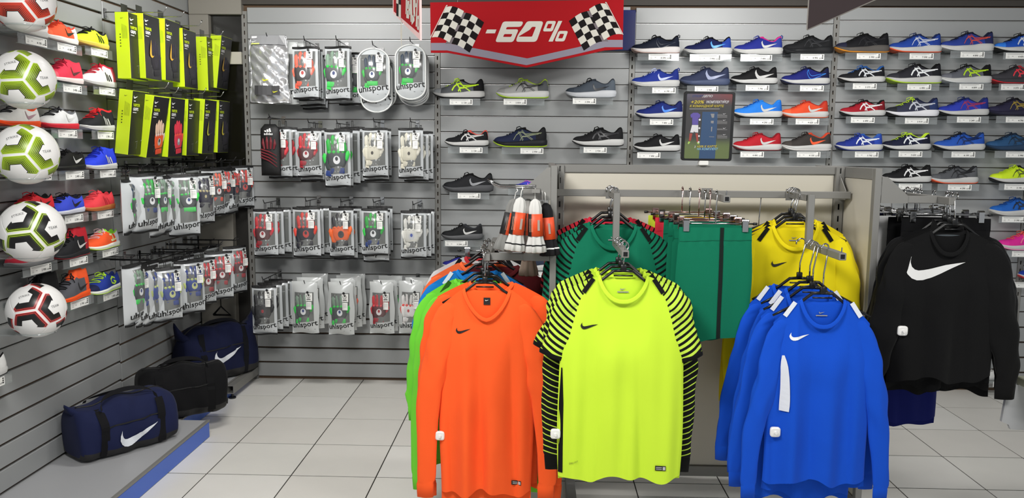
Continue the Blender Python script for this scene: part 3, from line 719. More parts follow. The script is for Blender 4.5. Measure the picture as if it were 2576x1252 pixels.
def ball(label, px, py, d, col, wide, word, spin=0):
    c = atX(px, py, -1.955); D = (RC.T@np.array(c-Vector((0,0,CAM_H))))[1]; bs = d*D/(F_PX*.22)
    t = thing('football', label, 'ball', c, group='footballs on ring holders'); t.scale = (bs,bs,bs)
    # aim the three-way seam at the camera, then spin
    to = (Vector((-.05,0,CAM_H+.05))-c).normalized()
    R = TRI.rotation_difference(to).to_matrix().to_4x4()
    sr = Vector((0,0,1)).cross(to).normalized(); su = to.cross(sr); n0 = R.to_3x3()@TRV[0]
    R = Matrix.Rotation(math.radians(5+spin)-math.atan2(n0.dot(su), n0.dot(sr)),4,to)@R
    o = put(BALL, 'ball_skin', t, mats=[ball_mat(col,col,wide)]); o.rotation_euler = R.to_euler()
    for k,v in enumerate(TRV):
        n = (R.to_3x3()@v).normalized()
        if k > 1: continue
        up = Vector((-.35,0,1)); x = up.cross(n).normalized(); y = n.cross(x)
        mb = MB(); me = text_mesh(word[k%len(word)], .0135, .01)
        for p in (me,):
            mb.add([n*.1112+x*q.co.x+y*q.co.z for q in p.vertices], [tuple(f.vertices) for f in p.polygons])
        mb.v = [tuple(Vector(q).normalized()*.1113) for q in mb.v]
        mb.build('printed_word', GREYINK, t)
    # clear ring holder from the wall
    h = thing('ball_holder', 'clear acrylic ring holder under the '+' '.join(label.split()[:9]), 'holder', c-Vector((0,0,.088*bs)), group='ring holders')
    mb = MB(); mb.tube([(.068*math.cos(2*PI*k/28),.068*math.sin(2*PI*k/28),0) for k in range(29)], .004, 8)
    mb.build('ring', ACR, h, smooth=True)
    dx = XL-c.x
    MB().box((dx+.001,-.05,-.008),(-.062,.05,-.004)).build('arm_plate', ACR, h); MB().box((dx+.001,-.05,-.03),(dx+.005,.05,.03)).build('back_plate', ACR, h)
ball('football with red pinstripe bands at the top of the ball column',58,4,150,'#e0452e',True,['TEAM','STRIKE'])
ball('football with lime pinstripe bands, upper of the two green ones',60,201,146,'#a9c928',True,['TEAM','STRIKE'])
ball('football with lime pinstripe bands, lower of the two green ones',66,388,150,'#a9c928',True,['TEAM','STRIKE'])
ball('football with black bands edged in lime lines',80,582,154,'#a9c928',False,['TEAM','STRIKE'])
ball('football with black bands edged in red lines, lowest of the balls',92,780,136,'#dc3c38',False,['TEAM','STRIKE'])
# ================================================================== NEON BOXES
NEON = mat('neon_card','#c3dc18',.5); BOXB = mat('black_print_card','#161618',.35); 
def box_meshes(w=.17, h=.315, d=.066):
    b = MB(); b.cur = 0
    # local: spine faces -y, black front faces +x ; origin at the top centre
    x0,x1,y0,y1 = -d/2,d/2,-w/2,w/2
    b.box((x0,y0,-h),(x1,y1,0),.0012)
    carton = b.mesh('carton', NEON)
    f = MB(); f.box((x1,y0+.0015,-h+.0015),(x1+.0008,y1-.0015,-.0015)); front = f.mesh('front_panel', BOXB)
    hg = MB(); hg.box((x0+.004,-.03,0),(x0+.006,.03,.05)); hang = hg.mesh('hang_flap', mat('clear_flap','#2a2b26',.3))
    # front print: facing +x ; build in xz facing -y then rotate
    R = Matrix.Rotation(PI/2,4,'Z')
    p = MB(); tick(p, lambda x,z:(x,0,z), .040,.040,-.052,-.030,mi=0); n1 = len(p.f)
    p.strip([(-.068,-.050),(-.05,-.050)],.004,0,mi=0)
    p.addmesh(text_mesh('VAPOR',.020,.03,'LEFT'), T(-.070,0,-.076), 1); p.addmesh(text_mesh('GRIPS',.020,.03,'LEFT'), T(-.070,0,-.096), 0)
    p.strip([(-.070,-.106),(-.035,-.106)],.003,0,mi=0)
    n2 = len(p.f); p.strip([(.03,-.245),(.05,-.232)],.005,0,mi=2); p.strip([(-.025,-.25),(.0,-.246)],.002,0,mi=2); p.strip([(-.005,-.25),(-.012,-.285)],.002,0,mi=2)
    p.v = [tuple(R@Vector(v)+Vector((x1+.0014,0,0))) for v in p.v]
    pr = []
    IN = [mat('white_ink','#e6e6e6',.5), NEON, mat('dull_ink','#77787a',.5)]
    for nm,rng in (('printed_tick',(0,n1)),('front_lettering',(n1,n2)),('accent_lines',(n2,len(p.f)))):
        q = MB(); q.v = p.v; q.f = p.f[rng[0]:rng[1]]; q.m = p.m[rng[0]:rng[1]]; me = q.mesh(nm, IN); import bmesh; bm = bmesh.new(); bm.from_mesh(me); bmesh.ops.delete(bm, geom=[v for v in bm.verts if not v.link_faces], context='VERTS'); bm.to_mesh(me); bm.free(); pr.append(me)
    s = MB()
    tick(s, lambda x,z:(x,y0-.0006,z), .016,.016,.002,-.028)
    for k in range(5): s.disc((-.010,-.105-.014*k), .0035, y0-.0006, 8)
    for k in range(7): s.strip([(.000+.004*k,-.055-.002*k),(.000+.004*k,-.125)], .0008, y0-.0006)
    sp = s.mesh('spine_print', [mat('dark_olive_ink','#4a5214',.6)])
    return [('carton',carton),('front_panel',front),('hang_flap',hang),('printed_tick',pr[0]),('front_lettering',pr[1]),('accent_lines',pr[2]),('spine_print',sp)]
BX = box_meshes()
def ridge(mb, pts, ws, y, hgt, mi=0, seg=5):
    """puffy finger: half-elliptic ridge over a 2-D path, bulging to -y"""
    rings = []; n = len(pts)
    for i,(x,z) in enumerate(pts):
        a = pts[max(i-1,0)]; b = pts[min(i+1,n-1)]; dx,dz = b[0]-a[0],b[1]-a[1]; L = math.hypot(dx,dz) or 1
        w = ws[i] if isinstance(ws,(list,tuple)) else ws
        e = (min(1,(i+.35)/1.2)**.5 if i == 0 else 1)*((.55) if i in (0,n-1) else 1)
        rings.append([(x-dz/L*w*e*math.cos(q), y-hgt*e*math.sin(q), z+dx/L*w*e*math.cos(q)) for q in (PI*k/seg for k in range(seg+1))])
    mb.loft(rings, closed=False, mi=mi)
    mb.add([rings[0][k] for k in range(seg+1)], [tuple(range(seg+1))], mi); mb.add([rings[-1][k] for k in range(seg+1)], [tuple(range(seg,-1,-1))], mi)
def glove_mesh(narrow=False):
    """hand height ~.19, palm at z -.10; materials: 0 fingers 1 back of hand 2 accent 3 strap 4 disc 5 disc mark"""
    g = MB(); k = .82 if narrow else 1
    fx = [-.036*k,-.013*k,.011*k,.034*k]; top = [-.028,-.012,-.014,-.032]
    for x,t in zip(fx,top): ridge(g, [(x*1.05,t),(x*1.05,t-.012),(x,t-.045),(x*.95,-.10)], [.0105*k,.0118*k,.0122*k,.0118*k], 0, .014, 0)
    ridge(g, [(.058*k,-.088),(.054*k,-.10),(.042*k,-.125),(.025*k,-.145)], [.010,.0115,.013,.012], .001, .013, 2)
    # back of hand
    o = [(-.047,-.088),(-.050,-.115),(-.045,-.145),(-.036,-.165),(.034,-.165),(.044,-.145),(.047,-.115),(.045,-.088)]
    rg = []
    for s_,yy in ((1,0),(.97,-.010),(.80,-.0155),(.3,-.0165)): rg.append([(x*k*s_, yy, -.126+(z+.126)*s_) for x,z in o])
    g.loft(rg, mi=1); g.add(rg[-1],[tuple(range(len(o)))],1)
    for x in fx: ridge(g, [(x*.97,-.083),(x*.95,-.092),(x*.93,-.106)], [.009*k,.012*k,.009*k], -.006, .013, 2)
    g.disc((0,-.130), .0175*k, -.0172, 16, 4, .020); g.disc((0,-.124), .0075*k, -.0178, 10, 5, .010)
    g.box((-.034*k,-.013,-.195),(.034*k,0,-.168),.003,mi=3)
    return g.mesh('glove', [PHM]*6, smooth=False, ang=.9)
GLOVE = glove_mesh()
def pic(cols, t, mats=None):
    """picture of a glove printed in relief on the front of a box"""
    if not cols: return
    o = put(GLOVE, 'glove_picture', t, mats=[mat('glove_print',c,.5) for c in cols])
    o.rotation_euler = (0,-.12,PI/2); o.location = (.0345,.012,-.105); o.scale = (.95,.12,.98)
def tickpic(col, t):
    mb = MB(); tick(mb, lambda x,z:(.0375,x,z), .088,.105, -.022,-.165, rot=-1.36, flip=-1); mb.build('printed_tick', mat('gold_ink',col,.5), t)
    pic(['#2a2732','#1f1d24','#2a2732','#1b1a1f','#2a2732','#1f1d24'], t)
def peg(label, p, length, dirv, col=CHROME, group=None, tipup=.03):
    """wall peg from point p along dirv with an upturned tip"""
    d = Vector(dirv).normalized(); t = thing('peg_hook', label, 'hook', p, group=group or 'wall pegs')
    mb = MB(); e = d*length
    mb.tube([d*.0015,e,e+d*.012+Vector((0,0,tipup*.5)),e+d*.02+Vector((0,0,tipup))], .0027, 7)
    mb.build('wire', col, t, smooth=True)
    s = Vector((-d.y,d.x,0)); b = MB(); pts = []
    for q in (-.012,.012): pts.append(s*q)
    v = []
    for yy in (.0008,.003):
        for z in (-.03,.018):
            for q in (-.012,.012): v.append(s*q+d*yy+Vector((0,0,z)))
    b.add(v,[(0,1,3,2),(4,6,7,5),(0,4,5,1),(2,3,7,6),(0,2,6,4),(1,5,7,3)]); b.build('back_plate', CHROME, t)
def neon_box(label, px, py, X, tilt=0, yaw=0, cols=None, gold=None, drop=.05):
    """px, py: the top corner where the spine meets the black front"""
    p = atX(px, py, X); t = thing('glove_box', label, 'box', p+Vector((-.033,.085,0)), (0,tilt,yaw), 'neon glove boxes')
    for nm,me in BX: put(me, nm, t)
    if cols: pic(cols, t)
    if gold: tickpic(gold, t)
    return t
k=.19965
G_=['#26222e']*3
UB = [((208,150),-1.985,0,0,None,None,'neon green glove box first in the upper row, only its spine visible'),
 ((397,165),-1.955,0,0,None,'#d8a838','black fronted neon glove box with gold tick, second in upper row'),
 ((672,228),-1.945,.03,.0,None,'#d8a838','black fronted neon glove box with gold tick, third in upper row'),
 ((895,352),-1.94,0,0,None,'#c9a338','black fronted neon glove box with gold tick, fourth in upper row'),
 ((1198,460),-1.975,0,0,None,None,'neon green glove box fifth in upper row, pushed back beside the tilted one'),
 ((1388,436),-1.915,.13,0,None,'#c09838','tilted neon glove box with black front, last in the upper row')]
for (px,py),X,tl,yw,cols,gold,lb in UB: neon_box(lb, 280+px*k, py*k, X, tl, yw, cols, gold)
LB = [((270,125),-1.975,.08,0,None,None,'neon glove box with dark blue front, first in the lower row'),
 ((540,190),-1.93,.13,0,['#d9b8a0','#e0562e','#c9c2bc','#d94a30','#b8b0a8','#1a1a1a'],None,'neon glove box picturing orange and cream gloves, lower row'),
 ((752,215),-1.93,.05,0,['#d8364a','#d2344a','#e0503a','#c83040','#8a8a8e','#dadada'],None,'neon glove box picturing red gloves, lower row'),
 ((970,240),-1.955,.03,0,None,None,'neon glove box with bare spine between red glove box and black glove box'),
 ((1180,240),-1.925,.05,0,None,'#b8b83a','neon glove box with black glove and lime tick, fifth in lower row'),
 ((1358,255),-1.925,.02,0,None,'#c8b83a','neon edged black glove box with gold tick, last in lower row')]
for (px,py),X,tl,yw,cols,gold,lb in LB: neon_box(lb, 280+px*k, 200+py*k, X, tl+.05, yw, cols, gold)
for i,(px,py,n) in enumerate([(717,103,'first'),(938,160,'second'),(1158,278,'third'),(1430,398,'fourth')]):
    e = atX(280+px*k, py*k, -1.872); peg('chrome peg with upturned tip, %s of the upper box row'%n, (XL-.004,e.y,e.z-.02), .30, (1,0,0), group=None)
for i,(px,py,n) in enumerate([(740,1060,'first'),(865,1120,'second'),(1210,1130,'third'),(1430,1172,'fourth')]):
    e = atX(280+px*k, py*k, -1.872); peg('chrome peg with upturned tip, %s of the lower box row'%n, (XL-.004,e.y,e.z-.02), .30, (1,0,0))
# ================================================================== GLOVE POUCHES
POUCHW = mat('pouch_vinyl','#c3c7c9',.28,var=.05,vscale=8,coat=.3); TRIM = mat('pouch_black_binding','#0d0d0e',.6); WINB = mat('pouch_inside','#6a6d6b',.6)
SILV = mat('silver_foil','#d6d7d9',.16,.7,bump=.8,bscale=26)
def pouch_mesh(w, h, d, kind, seed):
    r = random.Random(seed); mb = MB(); nx,nz = (9,14) if kind == 'flat' or kind == 'side' else (10,26) if kind != 'foil' else (22,36)
    def outline(v):
        z = -h*v
        if kind == 'oval':
            rr = w*.5; t = min(v*h, h-v*h)
            return (w/2)*(1 if t >= rr*.8 else math.sqrt(max(0.02,1-(1-t/(rr*.8))**2)))
        if kind in ('bag','foil'): return w/2*(1+.05*math.sin(v*9+seed)+.06*v)
        return w/2*(1+.012*math.sin(v*7+seed))
    def pt(i,j,s):
        u = -1+2*i/nx; v = j/nz if kind != 'oval' else .5-.5*math.cos(PI*j/nz); z = -h*v
        th = d*(1-abs(u)**2.5)*(min(1,v*5)*min(1,(1-v)*6))**.6
        wob = .004*math.sin(v*11+u*3+seed)*(1 if kind!='oval' else .3)
        return (u*outline(v), (-th*.62 if s < 0 else th*.38)+wob*(1-abs(u))-.0006*s, z+.003*math.sin(u*4+seed)*(v if kind!='oval' else 0))
    vs = [pt(i,j,-1) for j in range(nz+1) for i in range(nx+1)]+[pt(i,j,1) for j in range(nz+1) for i in range(nx+1)]
    o = (nx+1)*(nz+1); fs = []
    for j in range(nz):
        for i in range(nx):
            a = j*(nx+1)+i; fs.append((a,a+nx+1,a+nx+2,a+1)); b = a+o; fs.append((b,b+1,b+nx+2,b+nx+1))
    rim = [i for i in range(nx+1)]+[(j+1)*(nx+1)-1 for j in range(1,nz+1)]+[nz*(nx+1)+i for i in range(nx-1,-1,-1)]+[j*(nx+1) for j in range(nz-1,0,-1)]
    fs += [(rim[q],rim[(q+1)%len(rim)],rim[(q+1)%len(rim)]+o,rim[q]+o) for q in range(len(rim))]
    mb.add(vs,fs)
    fy = lambda x,z: pt(max(0,min(nx,(x/max(outline(max(0,min(1,-z/h))),.01)+1)/2*nx)), max(0,min(nz,(-z/h if kind != 'oval' else math.acos(max(-1,min(1,1+2*z/h)))/PI)*nz)), -1)[1]
    return mb, fy
_pm = {}
def pouch_parts(kind, w, h, d):
    key = (kind,w,h,d)
    if key in _pm: return _pm[key]
    mb, fy = pouch_mesh(w,h,d,kind,3)
    P_ = {}; side = kind == 'side'
    if side: kind = 'flat'
    xo = w*.13 if side else 0
    P_['pouch'] = mb.mesh('pouch', POUCHW if kind!='bag' else mat('clear_bag_vinyl','#c6c9c8',.25,coat=.3), smooth=True, ang=1.0)
    f2 = lambda k: (lambda x,z: (x, fy(x,z)-k, z))
    # text
    def lay(me, M, k):
        m = MB(); m.addmesh(me, M); m.v = [f2(k)(v[0],v[2]) for v in m.v]; return m
    tx = lay(text_mesh('uhlsport', w*.27, .012, shear=0), Matrix.Rotation(-.14 if kind!='bag' else -.05,4,'Y')@T(0,0,0), .0)
    tz = -h*(.865 if kind!='oval' else .80)
    m = MB(); m.addmesh(text_mesh('uhlsport', w*.285, .014), T(xo*.9,0,tz)@Matrix.Rotation(-.12,4,'Y'))
    m.v = [f2(.0016)(v[0],v[2]) for v in m.v]
    m.strip([(w*.12,tz-.020),(w*.40,tz-.017)], .0018, 0, f2(.0016))
    P_['brand_print'] = m.mesh('brand_print', INK)
    # window
    wx = w*.41 if kind!='bag' else w*.36; wx = w*.28 if side else wx; zt = -h*(.085 if kind=='flat' else .12 if kind=='oval' else .2); zb = tz+h*.085
    wm = MB(); N=8; vs=[]
    for j in range(N+1):
        z = zt+(zb-zt)*j/N
        hw = wx if kind!='oval' else min(wx, w*.43*(1 if -z>.055 else math.sqrt(max(.05,1-((.06+z)/.06)**2))))
        for i in range(7):
            x = -hw+2*hw*i/6; vs.append(f2(.0009)(x+xo, z+(.012*(x/w)+.004 if j==N else 0)))
    wm.add(vs,[(j*7+i,j*7+i+1,(j+1)*7+i+1,(j+1)*7+i) for j in range(N) for i in range(6)])
    P_['window'] = wm.mesh('window', WINB, smooth=True)
    P_['wbox'] = (wx,zt,zb,xo)
    if kind == 'flat':
        for (za,zbb),bn in (((.001,-.012),'binding'),((-h-.002,-h+.010),'hem_binding')):
            t_ = MB()
            zq = max(-h*.97,min(-h*.03,(za+zbb)/2)); xs9 = np.linspace(-w/2-.001,w/2+.001,9)
            fr_ = [(x, fy(x,zq)*.6-.003, za+.003*math.sin(x*40)) for x in xs9]
            t_.loft([fr_,[(x, fy(x,max(-h*.95,min(-h*.05,zbb)))-.0035, zbb+.003*math.sin(x*40)) for x in xs9]], closed=False)
            t_.loft([[(x, .004, za) for x in xs9], fr_], closed=False)
            P_[bn] = t_.mesh(bn, TRIM)
        s = MB(); s.box((-.006,-.002,0),(-.003,0,.04)); s.box((.003,-.002,0),(.006,0,.04)); s.box((-.006,-.002,.036),(.006,0,.04)); P_['hang_loop'] = s.mesh('hang_loop', TRIM)
    elif kind == 'oval':
        t_ = MB(); pts=[]
        for j in range(49):
            v = .5-.5*math.cos(PI*(j+.6)/49.2); pts.append(v)
        L = []
        for v in pts:
            hw = (w/2)*(1 if min(v*h,h-v*h) >= w*.4 else math.sqrt(max(.02,1-(1-min(v*h,h-v*h)/(w*.4))**2)))
            L.append((hw,-h*v))
        path = [(x,-.008,z) for x,z in L]+[(-x,-.008,z) for x,z in reversed(L)]; path.append(path[0])
        t_.tube(path,.005,6); P_['binding'] = t_.mesh('binding', pla('#d6d8d6','pale_piping',.4), smooth=True)
        s = MB(); s.box((-.006,-.002,-.01),(.006,0,.03)); P_['hang_loop'] = s.mesh('hang_loop', clear_mat('clear_tab','#e8eaea',.15,.1,.2))
    # header card with round emblem
    c = MB(); cx = w*.23+(w*.06 if side else 0); ct = zt-.002; cw = w*.115
    cb = -.046 if kind!='bag' else -.05
    vs = [f2(.0185)(cx-cw,ct),f2(.0185)(cx+cw,ct),f2(.0185)(cx+cw,ct+cb),f2(.0185)(cx-cw,ct+cb)]; c.add(vs,[(0,3,2,1)],0)
    yv = vs[0][1]-.0006
    c.ring((cx,ct-.016),.0105,.0125,yv,18,1); c.disc((cx+.001,ct-.011),.0045,yv,10,1,.006); c.strip([(cx-.012,ct-.036),(cx+.012,ct-.036)],.004,yv,mi=1); c.disc((cx-.006,ct+.006),.008,yv,14,1)
    P_['header_card'] = c.mesh('header_card', [PAPER, INK])
    s = MB(); y2 = fy(cx,-h*.45)-.0195; s.add([(cx-cw*.9,y2,ct+cb-.003),(cx+cw*.9,y2,ct+cb-.003),(cx+cw*.9,y2,ct+cb-.05),(cx-cw*.9,y2,ct+cb-.05)],[(0,3,2,1)])
    for q in range(3): s.strip([(cx-cw*.6,ct+cb-.015-.008*q),(cx+cw*.6,ct+cb-.015-.008*q)],.0015,y2-.0004,mi=1)
    P_['price_sticker'] = s.mesh('price_sticker', [PAPER, GREYINK])
    fm = MB(); vs=[]
    for j in range(5):
        z = zt+(zb-zt)*j/4
        for i in range(5):
            x = -wx+2*wx*i/4; vs.append((x+xo, fy(x+xo,z)-.0215*(1-abs(x/wx)**3*.9)*(1 if 0<j<4 else .25)-.0012, z))
    fm.add(vs,[(j*5+i,j*5+i+1,(j+1)*5+i+1,(j+1)*5+i) for j in range(4) for i in range(4)])
    P_['film'] = fm.mesh('window_film', FILM, smooth=True)
    P_['fy'] = fy
    _pm[key] = P_; return P_
GC = dict(
 red=['#c8343c','#5a2a2e','#d8404a','#a02a34','#e8e4e4','#b02030'], coral=['#e8684e','#3c3638','#f07058','#e05a44','#e8e4e4','#c83830'],
 redblk=['#d83a34','#1d2130','#e04a3c','#20222c','#c83c34','#20222c'], green=['#7f9a86','#4b5052','#37c64e','#3fc858','#eceef0','#243a7a'],
 greendk=['#22364a','#474c4e','#35c04a','#3ac452','#eceef0','#223a78'], greenall=['#2fae46','#3e4648','#37c64e','#223a78','#eceef0','#24262a'],
 cream=['#dcd9c8','#d6d2bf','#e2dfd0','#d2cebc','#d6d2bf','#3a342c'], white=['#e2e2dc','#dcdcd4','#e8e8e2','#d9d9d2','#c9ccd0','#3a50a8'],
 orange=['#2a2c32','#ee6a34','#ee6a34','#2c2e34','#3a3a3c','#1f2024'], black=['#232427','#1d1e20','#2b2c2f','#222326','#38393c','#a83038'],
 blue=['#2a3f86','#2f4690','#b9c77a','#2c4288','#c9d08e','#2a3f86'], navyc=['#26263a','#24243a','#c9bc8e','#22222e','#3a3a40','#c9bc8e'],
 adi=['#6e1c26','#131314','#7a202a','#161617','#131314','#131314'], whitered=['#e0dedc','#e6e4e2','#e2524a','#d8d6d4','#e8e6e4','#c83c3c'])
NAMES = dict(red='red',coral='coral red',redblk='red and navy',green='green and grey',greendk='green and dark',greenall='bright green',cream='cream',white='white',orange='black and orange',black='black',blue='blue and lime',navyc='dark navy',adi='maroon',whitered='white and red')
def pouch(label, loc, kind, gl, rot=(0,0,0), w=.152, h=.30, d=.05, front=True, group=None, full=True):
    t = thing('glove_pouch', label, 'gloves', loc, rot, group)
    if gl in ('adi',): return adi_pouch(t, w, h)
    P_ = pouch_parts(kind, w, h, d)
    put(P_['pouch'], 'pouch', t); put(P_['brand_print'], 'brand_print', t)
    for nm in ('binding','hem_binding','hang_loop'):
        if nm in P_: put(P_[nm], nm, t)
    put(P_['window'], 'window', t)
    if full:
        wx,zt,zb,xo = P_['wbox']; g = put(GLOVE, 'glove', t, mats=[mat('glove_latex',c,.55,bump=.3,bscale=150,var=.07,vscale=30) for c in GC[gl]])
        hh = zt-zb; s = min(hh/.195, wx/.049); g.scale = (s*1.0,.75,s*1.03); g.location = (xo-.006, P_['fy'](0,(zt+zb)/2)*.97+.003, zt+.010*s); g.rotation_euler = (0,rnd.uniform(-.07,.07),0)
        g2 = put(GLOVE, 'glove', t, mats=[mat('glove_latex',c,.55,bump=.3,bscale=150,var=.07,vscale=30) for c in GC[gl]])
        g2.scale = (-s*1.0,.45,s*1.0); g2.location = (xo+.010, P_['fy'](0,(zt+zb)/2)*.97+.004, zt+.006*s-hh*.10); g2.rotation_euler = (0,.16,0)
        put(P_['header_card'], 'header_card', t); put(P_['price_sticker'], 'price_sticker', t)
        if front: put(P_['film'], 'window_film', t)
    return t
def adi_pouch(t, w, h):
    m = MB(); R=[]
    for v in np.linspace(0,1,12):
        hw = w*.42*(1 if v > .12 else .55+.45*math.sin(v/.12*PI/2)); z=-h*v; dd = .028*min(1,v*8)*min(1,(1-v)*8+.15)
        R.append([(hw*math.cos(a),-.012-dd*math.sin(a)*.9,z) for a in (2*PI*q/14 for q in range(14))])
    m.loft(R,cap=True); m.build('case', mat('black_case_fabric','#121213',.6,bump=.3), t, smooth=True)
    g = MB(); y=-.0425
    for x,tp in ((-.036,-.085),(-.012,-.075),(.012,-.078),(.036,-.09)): ridge(g,[(x,tp),(x,tp-.03),(x*.8,-.15)],[.008,.009,.010],y+.004,.006)
    for q in range(4): g.strip([(-.05,-.15-.016*q),(.0,-.165-.018*q),(.05,-.19-.022*q)],[.008,.008,.003],y-.0025)
    g.build('glove_relief', mat('maroon_print','#6e1c26',.5), t)
    p = MB()
    for q,hh in ((-.014,.010),(0,.017),(.014,.024)): p.add([(q-.007,y,-.048),(q+.004,y,-.048),(q+.004-.010+.004,y,-.048+hh),(q-.012,y,-.048+hh*.75)],[(0,1,2,3)])
    p.addmesh(text_mesh('adidas',.022,.02), T(0,y,-.066)); p.build('brand_print', mat('white_ink','#e6e6e6',.5), t)
    h_ = MB(); h_.tube([(0,-.012,-.002),(0,-.012,.022),(.012,-.012,.034),(.004,-.012,.046),(-.012,-.012,.036)],.003,7); h_.build('hook', BLACK, t, smooth=True)
    return t
def silver_bag(label, loc, w=.225, h=.40):
    t = thing('foil_glove_bag', label, 'gloves', loc)
    m,fy0 = pouch_mesh(w,h,.07,'foil',5)
    cr = lambda x,z: (.006*math.sin(x*70+z*40)*math.sin(z*55+x*20)+.008*abs(math.sin(x*38-z*27+1))*math.sin(z*20+x*9)+.004*abs(math.sin(x*95+z*70)))*min(1,-z/.07)
    m.v = [(x, y+cr(x,z)-(.012 if z < -h*.96 else 0)*0, z) for x,y,z in m.v]
    fy = lambda x,z: fy0(x,z)+cr(x,z)
    m.build('foil_bag', SILV, t, smooth=True)
    f = lambda k:(lambda x,z:(x,fy(x,z)-k,z))
    hd = MB(); vs=[f(.011)(x,z) for z in (-.004,-.06) for x in np.linspace(-w*.45,w*.45,7)]; hd.add(vs,[(i,i+1,i+8,i+7) for i in range(6)]); hd.build('header_card', mat('grey_print','#8b8c8e',.4), t)
    p = MB(); tick(p,f(.014),.032,.032,-.075,-.042,mi=0); p.add([f(.014)(x,z) for x,z in ((-.095,-.010),(-.06,-.010),(-.06,-.022),(-.095,-.022))],[(0,3,2,1)],0); p.add([f(.014)(x,z) for x,z in ((-.092,-.052),(-.04,-.052),(-.04,-.059),(-.092,-.059))],[(0,3,2,1)],1)
    p.build('header_print',[mat('white_ink','#e6e6e6',.5), mat('lime_print','#d8e27a',.5)],t)
    g = MB(); 
    vs=[]
    for z in (-.30,-.355):
        for x in np.linspace(-.075,.075,7): vs.append((x,fy(x,-.328)-.018,z))
    g.add(vs,[(i,i+1,i+8,i+7) for i in range(6)]); g.build('glove_cuff', mat('cuff_grey','#3b3b3d',.6), t)
    q = MB(); tick(q,f(.020),.05,.05,.0,-.265); tick(q,lambda x,z:(x,fy(x,-.328)-.0215,z),.034,.034,.05,-.335); q.build('printed_tick', mat('yellow_print','#d9da2a',.4), t)
    return t
# ------------------------------------------------------------------ the stacks on the back wall
BH = mat('black_wire','#1a1a1b',.4)
ROW = ['top','second','third','bottom']; NTH = ['front','second','third','fourth','fifth','sixth']; HK = ['first','second','third','fourth','fifth']
def stack(row, col, cx, ty, kind, gls, w=.15, h=.30, Yf=4.86, step=.042, drops=None, offs=None, hookpx=None, loop=.038):
    """cx, ty: pixel of the front pouch's top centre; pouches behind step back towards the wall"""
    n = len(gls); p0 = atY(cx, ty, Yf)
    step = min(step, (YB-.045-Yf)/max(1,n-1)) if n > 1 else step
    for i,g in enumerate(gls):
        dz = (drops or {}).get(i,0); ox = (offs or {}).get(i,0)+rnd.uniform(-.004,.004)
        Y = Yf+step*i
        lb = '%s glove pouch, %s on the %s peg of the %s back wall row'%(NAMES.get(g,g),'frontmost' if i==0 else NTH[i],HK[col],ROW[row])
        pouch(lb, (p0.x+ox,Y,p0.z+dz+(0 if i==0 else rnd.uniform(-.004,.006))), kind, g, (0,0,rnd.uniform(-.05,.05)), w, h, .046 if n > 4 else .05, group='glove pouches on the back wall', front=i==0, full=(i<2 or kind!='flat' or dz<0))
    peg('black wire peg, %s of the %s glove row on the back wall'%(HK[col],ROW[row]), (p0.x,YB-.0045,p0.z+loop), YB-.0045-Yf+.012, (0,-1,0), BH, tipup=.022)
# row 1
s1 = atY(675,88,4.84)
silver_bag('silver foil glove bag with yellow tick hanging at the top corner of the back wall', (s1.x,4.84,s1.z))
for i in range(2):
    t = pouch('black crinkled glove bag behind the silver foil bag, %s'%('nearer one' if i==0 else 'nearest the wall'), (s1.x+.055+.03*i,4.92+.06*i,s1.z-.03), 'bag','black',(0,0,0),.19,.37,.05,front=False,full=False)
    t.children[0].material_slots[0].link='OBJECT'; t.children[0].material_slots[0].material = mat('black_foil','#1c1c1e',.2,.3,bump=.5,bscale=20)
peg('black wire peg holding the silver foil bag', (s1.x,YB-.0045,s1.z-.012), .285, (0,-1,0), BH, tipup=.02)
stack(0,1,768,118,'flat',['coral','coral','coral','red','red'],w=.155,h=.305,Yf=4.84,step=.05,drops={3:-.03,4:-.05})
stack(0,2,848,117,'flat',['green','green','greendk'],w=.148,h=.315,Yf=4.85,step=.07,drops={2:-.02},offs={2:.05})
stack(0,3,939,122,'oval',['greendk','green','green'],w=.188,h=.312,Yf=4.83,step=.05,drops={1:-.055,2:-.035},offs={1:.008,2:.02},loop=.02)
stack(0,4,1033,113,'oval',['greendk','green','greenall','green'],w=.180,h=.318,Yf=4.84,step=.045,drops={1:-.01,2:-.02,3:-.03},loop=.02)
# row 2
stack(1,0,681,312,'flat',['adi','red','red'],w=.145,h=.31,Yf=4.85,step=.07,drops={1:-.02,2:-.02},offs={1:.03,2:.05})
stack(1,1,778,324,'flat',['red','coral','red','red'],w=.148,h=.29,Yf=4.85,step=.055,drops={1:-.03})
stack(1,2,850,326,'flat',['greenall','greendk','green','greenall'],w=.155,h=.345,Yf=4.84,step=.06,drops={2:.01,3:.02},offs={2:.03,3:.05})
stack(1,3,942,322,'flat',['cream','cream','cream'],w=.152,h=.295,Yf=4.85,step=.06,drops={1:-.025})
stack(1,4,1034,322,'flat',['cream','cream','white'],w=.150,h=.30,Yf=4.84,step=.07,drops={1:-.02,2:-.02},offs={1:.02,2:.04})
# row 3
stack(2,0,667,526,'flat',['red','red','coral'],w=.148,h=.29,Yf=4.85,step=.07,drops={1:-.01},offs={1:.02,2:.04})
stack(2,1,772,521,'flat',['redblk','redblk','red'],w=.168,h=.305,Yf=4.83,step=.08,offs={2:.03})
stack(2,2,860,523,'flat',['orange','orange','orange'],w=.150,h=.302,Yf=4.85,step=.07,drops={1:-.025},offs={2:.02})
stack(2,3,941,524,'flat',['greenall','green','greenall','green'],w=.160,h=.287,Yf=4.84,step=.055,drops={1:-.045,2:-.02})
stack(2,4,1040,530,'flat',['white','white','white'],w=.156,h=.29,Yf=4.83,step=.08,drops={1:-.012},offs={1:.015,2:.03})
